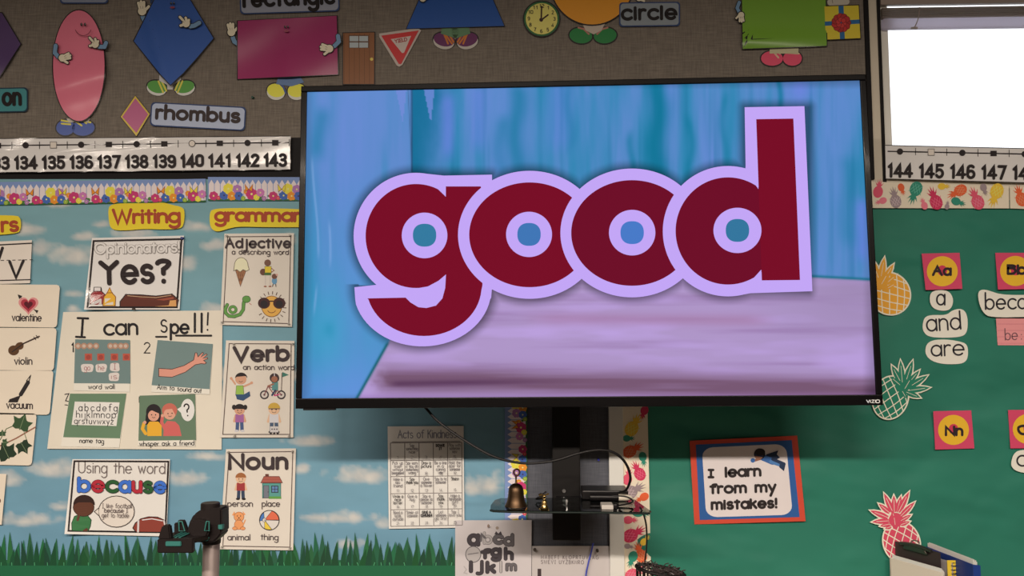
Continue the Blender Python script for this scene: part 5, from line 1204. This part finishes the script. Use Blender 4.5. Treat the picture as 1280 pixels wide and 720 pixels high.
a.disc(949.5, 567.5, 7, C(34, 26, 26)); a.disc(948.5, 570, 5, C(150, 100, 74), ry=4.5); a.line([(943.5, 568.5), (953.5, 570.5)], 2.2, NV); a.disc(950, 565, 6.4, C(34, 26, 26), ry=4.4)
a.build('picture', o)
lettering(o, sf, [T('I', 884.5, 598, 893, 598, 10, 3.0, K, asc=.3), T('learn', 905.5, 597.3, 952, 595.8, 11.5, 3.3, K, asc=.3, gap=.32), T('from my', 887, 618, 971, 615.6, 11.3, 3.3, K, asc=.3, gap=.32), T('mistakes!', 888.5, 638, 972.5, 635.6, 11.3, 3.3, K, asc=.3, gap=.32)], lift=.0014)
# ================================================================= OBJECTS OFF THE WALL
# push pins
def pin(x, y, base, col, label, r=.0042, group=None, clear=False):
    p = PY(x, y, -base); key = 'pin_%d_%d_%d' % tuple(int(c*99) for c in col)
    m = mat(key, col, .25, coat=.5)
    mb = MB().lathe(p, [(r, 0.001), (r, -.001), (r*.55, -.003), (r*.5, -.006), (r*.9, -.008), (r*.85, -.0095)], 16, 'y')
    return tag(mb.build('push_pin', m, None, True), label, 'push pin', group)
pin(228.5, 298, .0145, (.02, .03, .22), 'dark blue push pin in the top right corner of the Yes poster')
pin(748, 574.5, .004, (.03, .04, .4), 'small blue push pin in the grey panel right of the mount', .0035)
pin(316.5, 122.5, .004, (.01, .07, .05), 'small green push pin in the fabric below the magenta rectangle')
pin(168, 386.5, .015, (.08, .06, .05), 'dark push pin under the bottom edge of the Yes poster', .0035)
pin(668.5, 687, .011, (.09, .07, .06), 'left brown push pin holding the typed sheet', .0045); pin(746.5, 688, .011, (.05, .04, .03), 'right brown push pin holding the typed sheet', .0045)
pin(610.5, 657, .0135, (.3, .22, .18), 'small dull push pin above the alphabet letters', .0035)
CLR = C(150, 138, 120)
for nm, P in (('Adjective', ((284, 295), (363, 294.5), (278.5, 403), (361.5, 405))), ('Verb', ((293, 430), (366.5, 430), (294, 545), (362, 545))), ('Noun', ((286, 565), (366, 564), (278.5, 683), (363, 685)))):
    for (x, y), w_ in zip(P, ('top left', 'top right', 'bottom left', 'bottom right')):
        pin(x, y, .0145, CLR, 'clear push pin in the %s corner of the %s poster' % (w_, nm), .0030, 'clear push pins on the grammar posters')

# glass shelf with things on it
zs = PY(700, 639.5, -.36).z                               # top of the glass
def SH(px, py): return PZ(px, py, zs)
gm_ = bpy.data.materials.new('smoked_glass'); gm_.use_nodes = True; nt = gm_.node_tree; N = nt.nodes; N.remove(N['Principled BSDF'])
tr = N.new('ShaderNodeBsdfTransparent'); tr.inputs[0].default_value = (.42, .46, .45, 1); gl = N.new('ShaderNodeBsdfGlossy'); gl.inputs['Roughness'].default_value = .03; fz = N.new('ShaderNodeFresnel'); fz.inputs[0].default_value = 1.5; ms = N.new('ShaderNodeMixShader')
nt.links.new(fz.outputs[0], ms.inputs[0]); nt.links.new(tr.outputs[0], ms.inputs[1]); nt.links.new(gl.outputs[0], ms.inputs[2]); nt.links.new(ms.outputs[0], N['Material Output'].inputs[0])
top = [SH(*p) for p in ((613, 636.5), (613.5, 631), (618, 625), (626, 622.5), (700, 622), (784, 622), (794, 624.5), (813, 638), (812, 640.5), (760, 639.5), (700, 639), (640, 638.5), (616, 637.5))]
sh = empty('glass_shelf', (top[0]+top[7])/2, 'smoked glass shelf under the television holding two brass bells', 'shelf')
MB().loft([p-Vector((0, 0, .006)) for p in top], Vector((0, 0, .006)), .0012).build('glass_plate', gm_, sh)
eb = MB(); eb.tube([p+Vector((0, 0, -.003)) for p in top[7:]+top[:1]], .0026, 8, 1); eb.build('front_edge', mat('dark_glass_edge', (.012, .02, .018), .15), sh)
b0 = SH(638, 631); b1 = SH(781, 631)
MB().loft([Vector((b0.x, b0.y+.04, zs-.007)), Vector((b1.x, b0.y+.04, zs-.007)), Vector((b1.x-.03, b0.y+.04, zs-.022)), Vector((b0.x+.12, b0.y+.04, zs-.016)), Vector((b0.x+.01, b0.y+.04, zs-.022))], Vector((0, .06, 0)), .002).build('bracket', BLACK, sh)
MB().box((a0.x+.01, b0.y+.06, zs-.016), (b0_x := Wx(724, 600), -.10, zs-.007), .001).build('bracket_arm', BLACK, sh)

brass = mat('aged_brass', (.10, .062, .036), .42, 1.0, noise=(40, .25), bump=(60, .1, .001)); brassb = mat('bright_brass', (.5, .34, .13), .25, 1.0)
cb = SH(645, 632.5); k = (cb-CAM).dot(FW)/F              # metres per pixel at the bell
be = empty('hand_bell', cb, 'large dark brass hand bell with a ring handle on the shelf', 'bell')
prof = [(14.0, .5), (14.2, 0.0), (13.6, 1.2), (12.0, 4), (10.8, 8), (10.0, 13), (9.6, 18), (9.0, 22), (7.4, 25), (4.5, 27), (1.5, 28), (1.2, 29)]
bell_p = [(9.0*k, 3*k), (12.8*k, .2*k)]+[(r*k, z*k) for r, z in prof[1:]]
MB().lathe(cb, bell_p, 36).build('bell_body', brass, be, True)
MB().lathe(cb+Vector((0, 0, 28*k)), [(1.6*k, 0), (1.1*k, 2*k), (1.0*k, 6*k), (1.3*k, 10*k)], 14).build('stem', brass, be, True)
rc = cb+Vector((0.9*k, 0, 41.5*k)); MB().tube([rc+Vector((math.cos(t)*3.6*k, 0, math.sin(t)*3.9*k)) for t in np.linspace(0, 2*math.pi, 25)], 1.15*k, 10, 1).build('ring', brass, be, True)
MB().lathe(cb, [(1.6*k, 1*k), (1.9*k, 2.5*k), (.4*k, 5*k), (.4*k, 20*k)], 12).build('clapper', brass, be, True)
cb = SH(680.5, 635.5)
be = empty('small_bell', cb, 'tiny bright gold bell right of the large hand bell', 'bell')
MB().lathe(cb, [(5.0*k, 0.0), (5.3*k, .4*k), (4.2*k, 2*k), (3.4*k, 5*k), (3.2*k, 8*k), (2.3*k, 10.2*k), (.8*k, 11*k), (.4*k, 11.4*k)], 28).build('bell_body', brassb, be, True)
rc = cb+Vector((0, 0, 13*k)); MB().tube([rc+Vector((math.cos(t)*1.7*k, 0, math.sin(t)*1.7*k)) for t in np.linspace(0, 2*math.pi, 17)], .5*k, 8, 1).build('ring', brassb, be, True)
# dark key ring lying behind the small bell
c2 = SH(676, 627)+Vector((0, 0, .004))
kk = empty('key_bunch', c2, 'dark bunch of keys behind the tiny gold bell', 'keys')
MB().tube([c2+Vector((math.cos(t)*6*k, 3*k*math.sin(t)*1.5, 3*k+2.5*k*math.cos(t+1))) for t in np.linspace(0, 2*math.pi, 17)], 1.0*k, 8, 1).build('ring', BLACKM, kk, True)
for i, (an, L_) in enumerate(((14, 13), (30, 11), (-8, 9))):
    d = Vector((math.cos(R(an)), 0, math.sin(R(an)))); n_ = Vector((-d.z, 0, d.x)); p = c2+Vector((-2*k, (i-1)*2.0*k, 5*k))
    pts = [p-n_*2.6*k, p+d*4*k-n_*2.6*k, p+d*4.5*k-n_*.8*k, p+d*L_*k-n_*.8*k, p+d*L_*k+n_*.9*k, p+d*(L_-2)*k+n_*1.7*k, p+d*(L_-3)*k+n_*.9*k, p+d*4.5*k+n_*.9*k, p+d*4*k+n_*2.6*k, p+n_*2.6*k]
    MB().loft(pts, Vector((0, .0018, 0)), 0).build('key', brassb if i == 0 else BLACKM, kk)
# things at the right of the shelf
c3 = SH(752, 637); c4 = SH(768, 631)
MB_ = MB().box((c3.x, c3.y, zs), (c3.x+.030, c3.y+.045, zs+.011), .002)
eo = empty('white_adapter', (c3.x+.015, c3.y+.02, zs), 'small white plug adapter lying on the shelf beside the marker', 'adapter')
MB_.build('housing', mat('ivory_plastic', C(178, 164, 144), .4), eo); MB().box((c3.x+.030, c3.y+.012, zs+.001), (c3.x+.040, c3.y+.03, zs+.009), .001).build('plug_end', BLACK, eo)
c5 = SH(773, 626.5)+Vector((0, 0, .010))
mk = empty('marker_pen', c5-Vector((0, 0, .010)), 'cream tipped marker pen lying at the right of the shelf', 'pen')
mb = MB().lathe((0, 0, 0), [(.009, 0), (.0092, .002), (.009, .020), (.007, .028), (.002, .037), (.001, .038)], 16)
RM = Matrix.Translation(c5) @ Matrix.Rotation(R(90), 4, 'Y') @ Matrix.Identity(4)
mb.v = [RM @ v for v in mb.v]; mb.build('pen_cap', mat('ivory_cap', C(196, 178, 150), .4), mk, True)
mb = MB().lathe((0, 0, 0), [(.009, -.075), (.0095, -.07), (.0095, 0), (.0085, .001)], 16); mb.v = [RM @ v for v in mb.v]; mb.build('pen_body', BLACK, mk, True)
p0 = PY(727, 609, -.17); p1 = PY(784, 618, -.17)
bx_ = empty('cable_box', ((p0.x+p1.x)/2, -.15, zs), 'flat black media box at the back of the glass shelf', 'media box')
MB().box((p0.x, -.20, zs+.001), (p1.x, -.11, p0.z-.004), .003).build('housing', BLACK, bx_)
for x in (.02, .10): MB().lathe((p0.x+x, -.155, zs), [(.005, 0), (.005, .0014)], 12).build('foot', BLACKM, bx_)
p = PY(708.5, 626, -.28); tag(MB().box((p.x-.002, p.y-.001, zs), (p.x+.002, p.y+.004, zs+.008), .001).lathe((p.x, p.y+.001, zs+.009), [(.0015, -.001), (.0045, 0), (.0035, .006), (.001, .008)], 10).build('metal_clip', MATS['steel'], None, True), 'tiny silver metal clip standing at the middle of the shelf', 'clip')

# cables
rub = mat('black_rubber', (.006, .005, .006), .5, spec=.3)
def cable(label, P, r=.0028, col=rub, name='cable'):
    mb = MB().tube([PY(x, y, d) for x, y, d in P], r, 8, 6); return tag(mb.build(name, col, None, True), label, 'cable')
cable('black cable sagging from under the television and looping round to the shelf', [(522, 500, -.32), (533, 511, -.34), (548, 527, -.34), (580, 550, -.34), (618, 571, -.34), (655, 579, -.33), (692, 576, -.32), (722, 567, -.31), (748, 562.5, -.30), (768, 566, -.29), (782, 579, -.28), (788, 597, -.27), (783, 612, -.25), (774, 616, -.22)], .0034, name='power_cable')
cable('thin black cable lying in a flat loop around the marker pen', [(766, 619.5, -.26), (783, 621, -.27), (791, 626, -.27), (787, 629, -.28), (776, 631.5, -.29), (770, 632.5, -.30)], .0022)
cable('thin black cable hanging down from the right end of the shelf', [(800, 634, -.335), (804, 642, -.345), (807.5, 655, -.34), (808.5, 672, -.30), (807.5, 690, -.235), (806, 706, -.205), (806, 740, -.20)], .0022)
cable('blue cord hanging across the typed sheet', [(741.5, 679, -.02), (739, 690, -.022), (735, 706, -.022), (732, 725, -.02), (731, 780, -.02)], .0024, mat('blue_cord', C(62, 70, 150), .6), 'cord')

# low bookcase below the frame carrying the basket and the file box
wood = mat('maple_laminate', C(190, 150, 104), .45, noise=(6, .1))
ztop = .62; bc = empty('bookcase', (.95, -.2, 0), 'low maple bookcase under the green paper, below the frame', 'bookcase')
MB().box((.10, -.40, ztop-.025), (2.2, -.012, ztop), .003).build('top', wood, bc)
for x in (.12, .80, 1.48, 2.16): MB().box((x, -.39, 0), (x+.022, -.014, ztop-.025), .001).build('side_panel', wood, bc)
MB().box((.12, -.03, .06), (2.18, -.014, ztop-.025)).build('back_panel', wood, bc); MB().box((.12, -.385, .06), (2.18, -.03, .08)).build('shelf', wood, bc)

# dark wire basket with shredded filling at the bottom edge
q = [PY(x, y, -.30) for x, y in ((797, 702), (800, 700), (858, 712))]
bk = empty('wire_basket', (q[1].x+.06, -.27, ztop), 'dark crinkled basket rim showing at the bottom edge below the pineapple strip', 'basket')
bz = PY(800, 712, -.30).z; bxa, bxb = q[0].x, q[2].x
wires = MB(); cxk, cyk = (bxa+bxb)/2, -.27; rw, rd = (bxb-bxa)/2, .045
def ringp(z, s, tilt=0): return [Vector((cxk+math.cos(t)*rw*s, cyk+math.sin(t)*rd*s, z-tilt*(math.cos(t)+1)*.5)) for t in np.linspace(0, 2*math.pi, 33)]
MB().tube(ringp(bz, 1.0, .020), .0045, 8, 1).build('rim', BLACKM, bk, True)
for i in range(28):
    t = 2*math.pi*i/28; a_ = Vector((cxk+math.cos(t)*rw, cyk+math.sin(t)*rd, bz-.020*(math.cos(t)+1)*.5)); b_ = Vector((cxk+math.cos(t)*rw*.82, cyk+math.sin(t)*rd*.82, ztop+.002)); wires.tube([a_, b_], .0016, 6, 1)
for j in range(1, 6): wires.tube(ringp(ztop+(bz-ztop)*j/6, .82+.18*j/6), .0014, 6, 1)
wires.build('wire_mesh', BLACKM, bk)
MB().lathe((cxk, cyk, 0), [(.0, ztop), (rd*.8, ztop), (rd*.8, ztop+.004)], 24).build('base', BLACKM, bk)
rg = random.Random(4); fl = MB()
for i in range(260):
    t = rg.uniform(0, 6.28); r_ = math.sqrt(rg.random())*.93; p = Vector((cxk+math.cos(t)*rw*r_, cyk+math.sin(t)*rd*r_, bz-.020*(math.cos(t)*r_+1)*.5-.002+rg.uniform(-.006, .012)))
    d = Vector((rg.uniform(-1, 1), rg.uniform(-1, 1), rg.uniform(-.25, .45)))*.014; e2 = Vector((rg.uniform(-1, 1), rg.uniform(-1, 1), rg.uniform(-.5, .5)))*.003
    fl.tube([p, p+d*.5+e2, p+d], .0014, 5, 2)
fo = fl.build('crinkled_filling', mat('dark_crinkle', C(58, 46, 42), .4, noise=(50, .5)), bk); fo['kind'] = 'stuff'

# file box with folders, at the lower right
def upright(nm, xw, yw, z1, x2, y2, thick, m, par, z0=ztop+.004, bev=.001):
    "upright panel seen edge-on from (xw, yw) at the wall end to (x2, y2) at the near end, thick towards +x"
    mb = MB(); a_ = Vector((xw, yw, z0)); b_ = Vector((x2, y2, z0)); d = (b_-a_).normalized(); n_ = Vector((-d.y, d.x, 0)); n_ = n_ if n_.x > 0 else -n_
    fr = [a_, b_, b_+n_*thick, a_+n_*thick]; mb.loft(fr, Vector((0, 0, z1-z0)), bev); return mb.build(nm, m, par)
ya = -.03
pw = PY(1112, 697, ya); zt_ = pw.z; near = PZ(1178, 716, zt_)
m_file = mat('ivory_file_plastic', C(204, 186, 160), .42)
fb = empty('file_box', (pw.x+.04, -.12, ztop), 'ivory open topped file box at the bottom right in front of the pink pineapple', 'file box')
W_ = .085; zb = ztop
upright('side_panel', pw.x, ya, zt_, near.x, near.y, .003, m_file, fb, zb)
dv = (Vector((near.x, near.y, 0))-Vector((pw.x, ya, 0))).normalized(); nv = Vector((-dv.y, dv.x, 0)); nv = nv if nv.x > 0 else -nv
def off(p, k_): return Vector((p.x+nv.x*k_, p.y+nv.y*k_, 0))
A0 = Vector((pw.x, ya, 0)); A1 = Vector((near.x, near.y, 0)); B0 = off(A0, W_); B1 = off(A1, W_)
if B0.y > -.012: 
    pass
upright('side_panel', B0.x-dv.x*0, min(B0.y, -.012), zt_-.09, B1.x, B1.y, .003, m_file, fb, zb)
MB().loft([Vector((A1.x, A1.y, zb)), Vector((B1.x, B1.y, zb)), Vector((B1.x, B1.y, zt_-.09)), Vector((A1.x, A1.y, zt_-.09))], -dv*.003, 0).build('front_panel', m_file, fb)
MB().loft([Vector((A0.x, A0.y, zb)), Vector((B0.x, min(B0.y, -.012), zb)), Vector((B0.x, min(B0.y, -.012), zt_)), Vector((A0.x, A0.y, zt_))], dv*.003, 0).build('rear_panel', m_file, fb)
MB().loft([Vector((A0.x, A0.y, zb)), Vector((B0.x, min(B0.y, -.012), zb)), Vector((B1.x, B1.y, zb)), Vector((A1.x, A1.y, zb))], Vector((0, 0, .003)), 0).build('base', m_file, fb)
def leafy(nm, label, cat, k_, z1, t_, m, l0=.01, l1=.95, group=None):
    a_ = off(A0, k_)+dv*l0*(A1-A0).length; b_ = off(A0, k_)+dv*l1*(A1-A0).length; a_.y = min(a_.y, -.014)
    e = empty(nm, ((a_.x+b_.x)/2, (a_.y+b_.y)/2, zb+.004), label, cat, group); return e, a_, b_
# papers just inside the near panel
e, a_, b_ = leafy('paper_stack', 'thin stack of white papers inside the file box behind its ivory side', 'papers', .008, 0, 0, None)
for i in range(4): upright('page', a_.x+i*.0022, a_.y, zt_+.008-i*.003, b_.x+i*.0022, b_.y, .0012, MATS['ivory_file_plastic'] if i % 2 else m_trimw, e, zb+.004, 0)
# brown leather clipboard
zc_ = PY(1131, 679, -.045).z
brown = mat('dark_brown_board', C(52, 40, 36), .4)
e, a_, b_ = leafy('clipboard', 'dark brown clipboard with a metal clip standing in the file box', 'clipboard', .022, 0, 0, None, .0, .86)
upright('board', a_.x, a_.y, zc_, b_.x, b_.y, .004, brown, e, zb+.004)
cpos = a_+(b_-a_)*.33; ck = MB()
m_clip = mat('gunmetal_clip', (.16, .155, .14), .3, .9)
def onboard(s_, up_, out_): return Vector((a_.x, a_.y, zc_))+dv*s_+Vector((0, 0, up_))-nv*out_
ck.loft([onboard(.035, -.012, .001), onboard(.115, -.012, .001), onboard(.105, .006, .003), onboard(.045, .006, .003)], -nv*.010, .002); ck.build('clip_plate', m_clip, e)
ck = MB(); ck.tube([onboard(.03+.1*i/10, .002+.005*math.sin(i*math.pi/10), .012) for i in range(11)], .005, 10, 2); ck.build('clip_spring', m_clip, e, True)
ck = MB(); ck.tube([onboard(.06, .002, .010), onboard(.065, .016, .004), onboard(.085, .016, .004), onboard(.09, .002, .010)], .0018, 8, 3); ck.build('clip_lever', MATS['steel'], e, True)
# yellow ruler
r0 = PY(1184, 700.5, -.150); r1 = PY(1195, 701, -.150)
e = empty('ruler', (r0.x, -.15, zb+.004), 'yellow ruler with black marks standing beside the dark clipboard', 'ruler'); zr = r0.z
MB().box((r0.x, -.150, zb+.004), (r1.x, -.1475, zr), .0006).build('ruler_body', mat('yellow_plastic', C(206, 168, 44), .4), e)
tk = MB()
for i in range(9):
    z = zr-.006-i*.009; tk.box((r1.x-.011, -.1506, z-.0016), (r1.x-.001, -.1500, z))
tk.build('tick_marks', BLACK, e)
# grey notebook with coil, blue folder, white papers
e, a_, b_ = leafy('notebook', 'grey spiral notebook between the yellow ruler and the blue folder', 'notebook', .052, 0, 0, None, .05, .93)
zn = PY(1198, 703, -.15).z; upright('cover', a_.x, a_.y, zn, b_.x, b_.y, .008, mat('grey_card', C(150, 136, 124), .5), e, zb+.004)
sp = MB()
for i in range(14):
    z = zn-.008-i*.011; c_ = Vector((b_.x, b_.y, z))+nv*.004; sp.tube([c_+dv*math.cos(t)*.006+nv*math.sin(t)*.006 for t in np.linspace(0, 6.283, 11)], .0010, 6, 1)
sp.build('coil', MATS['steel'], e, True)
pf = PY(1160, 680, -.02); fend = PZ(1224, 704, pf.z)
blue = mat('navy_folder', C(26, 50, 104), .35)
e = empty('blue_folder', (fend.x, -.12, ztop), 'navy blue folder standing right of the file box', 'folder')
upright('cover', pf.x-.008, -.022, pf.z-.006, fend.x-.012, fend.y+.01, .003, blue, e, ztop); upright('back_cover', pf.x+.018, -.022, pf.z-.008, fend.x+.004, fend.y+.01, .003, blue, e, ztop)
MB().loft([Vector((fend.x-.012, fend.y+.008, ztop)), Vector((fend.x+.007, fend.y+.008, ztop)), Vector((fend.x+.007, fend.y+.008, pf.z-.008)), Vector((fend.x-.012, fend.y+.008, pf.z-.006))], Vector((0, .003, 0)), 0).build('spine', blue, e)
e2 = empty('folder_papers', (fend.x, -.12, ztop), 'white papers showing above the edge of the navy folder', 'papers')
for i in range(5): upright('page', pf.x-.003+i*.0036, -.024, pf.z+.004-i*.0012+(i % 2)*.003, fend.x-.008+i*.0022, fend.y+.014, .0014, MATS['white_trim_paint'], e2, ztop+.001, 0)

# phone holder on a grey pole, nearer the camera
yp = -1.0; kp = (PY(240, 660, yp)-CAM).dot(FW)/F
blk = mat('warm_black_plastic', (.010, .007, .007), .45, spec=.25, noise=(20, .15)); teal = mat('teal_rubber', (.02, .13, .115), .5)
polec = PY(264, 690, yp+.03)
ph = empty('phone_holder', (polec.x, yp+.03, 0), 'black phone holder with teal pads on a grey pole at the lower left', 'phone holder')
mgp = mat('grey_pole_metal', C(122, 104, 92), .42, .3)
zp = PY(264, 672, yp+.03).z
MB().lathe((polec.x, yp+.03, 0), [(.0, .012), (10.3*kp, .012), (10.3*kp, zp), (9.5*kp, zp+.002)], 32).build('pole', mgp, ph, True)
MB().lathe((polec.x, yp+.03, 0), [(.13, .0), (.13, .008), (.10, .012), (.02, .02), (.015, .03)], 40).build('base', blk, ph, True)
MB().prism([(235, 656), (238, 649), (242, 643), (250, 637.5), (262, 635), (277, 635.5), (277.3, 667), (272.5, 673.5), (266.5, 678.5), (243, 678.5), (232, 672)], yp-.01, .035, .003).build('body', blk, ph)
MB().prism([(238, 651), (250, 649), (258, 653), (262, 663), (258, 672), (240, 672), (234, 664)], yp-.022, .014, .003).build('hinge', blk, ph)
kc = PY(263, 634, yp+.008)
MB().lathe((kc.x, kc.y, kc.z-3.5*kp), [(10.5*kp, 0), (11.7*kp, 1.2*kp), (11.7*kp, 8*kp), (10.6*kp, 9.2*kp), (1*kp, 9.2*kp)], 36).build('knob', blk, ph, True)
MB().prism([(196.2, 674), (241, 674), (241, 691.5), (196.2, 691.5)], yp-.055, .010, .0015).build('front_jaw', blk, ph)
MB().prism([(206.5, 677), (226, 677), (226, 683), (206.5, 683)], yp-.058, .004, .001).build('jaw_pad', teal, ph)
MB().prism([(196.7, 674.5), (202.3, 657), (211, 656.5), (213.5, 674.5)], yp-.052, .012, .002).build('side_jaw', blk, ph)
# tray running back from the front jaw to the body
zt2 = PY(220, 674, yp-.05).z; tr_ = [PZ(*p, zt2) for p in ((198, 673.8), (241, 673.8), (262, 668), (262, 665), (216, 665))]
tr_ = [PY(198, 673.5, yp-.048), PY(241, 673.5, yp-.048), PY(268, 667, yp+.0), PY(218, 664.5, yp+.0)]
MB().loft(tr_, Vector((0, 0, -.008)), .001).build('tray', blk, ph)
st = MB()
for u in (.30, .42, .54):
    a1 = tr_[0].lerp(tr_[1], u); a2 = tr_[3].lerp(tr_[2], u*.75); b1_ = tr_[0].lerp(tr_[1], u+.07); b2_ = tr_[3].lerp(tr_[2], u*.75+.05); up = Vector((0, 0, .0006))
    st.loft([a1.lerp(a2, .1)+up, b1_.lerp(b2_, .1)+up, b1_.lerp(b2_, .92)+up, a1.lerp(a2, .92)+up], Vector((0, 0, .001)), 0)
st.build('grip_strips', teal, ph)
MB().prism([(217.5, 654), (223.5, 653.5), (224, 667), (217.5, 667)], yp-.004, .008, .001).build('rear_jaw', blk, ph)
MB().prism([(222, 650.5), (229.5, 650.5), (235, 666), (222.5, 666)], yp-.008, .008, .001).build('rear_jaw', blk, ph)
def frame(pts, y):
    P = [PY(x, z, y) for x, z in pts]; P.append(P[0]); mb = MB(); mb.tube(P, .0011, 8, 1); return mb
frame([(223.5, 652), (227.6, 652), (231, 663.8), (224, 663.8)], yp-.0105).build('pad_frame', teal, ph)
frame([(258, 651.8), (261.4, 651.8), (261.4, 663.4), (255.8, 663.4)], yp-.024).build('pad_frame', teal, ph)
MB().prism([(249, 672.4), (261.5, 671.5), (259, 676.5), (251, 676.8)], yp-.014, .005, .0008).build('lower_pad', teal, ph)
MB().prism([(272.3, 656), (277.9, 656.3), (277.9, 662), (272.6, 661.7)], yp-.012, .01, .0008).build('release_button', teal, ph)
MB().prism([(246, 667), (268, 664), (268, 678), (246, 678)], yp-.005, .04, .002).build('socket', blk, ph)
MB().lathe((polec.x, yp+.03, zp-.01), [(11*kp, 0), (11.4*kp, .002), (11.4*kp, .012), (9*kp, .014)], 28).build('collar', blk, ph, True)
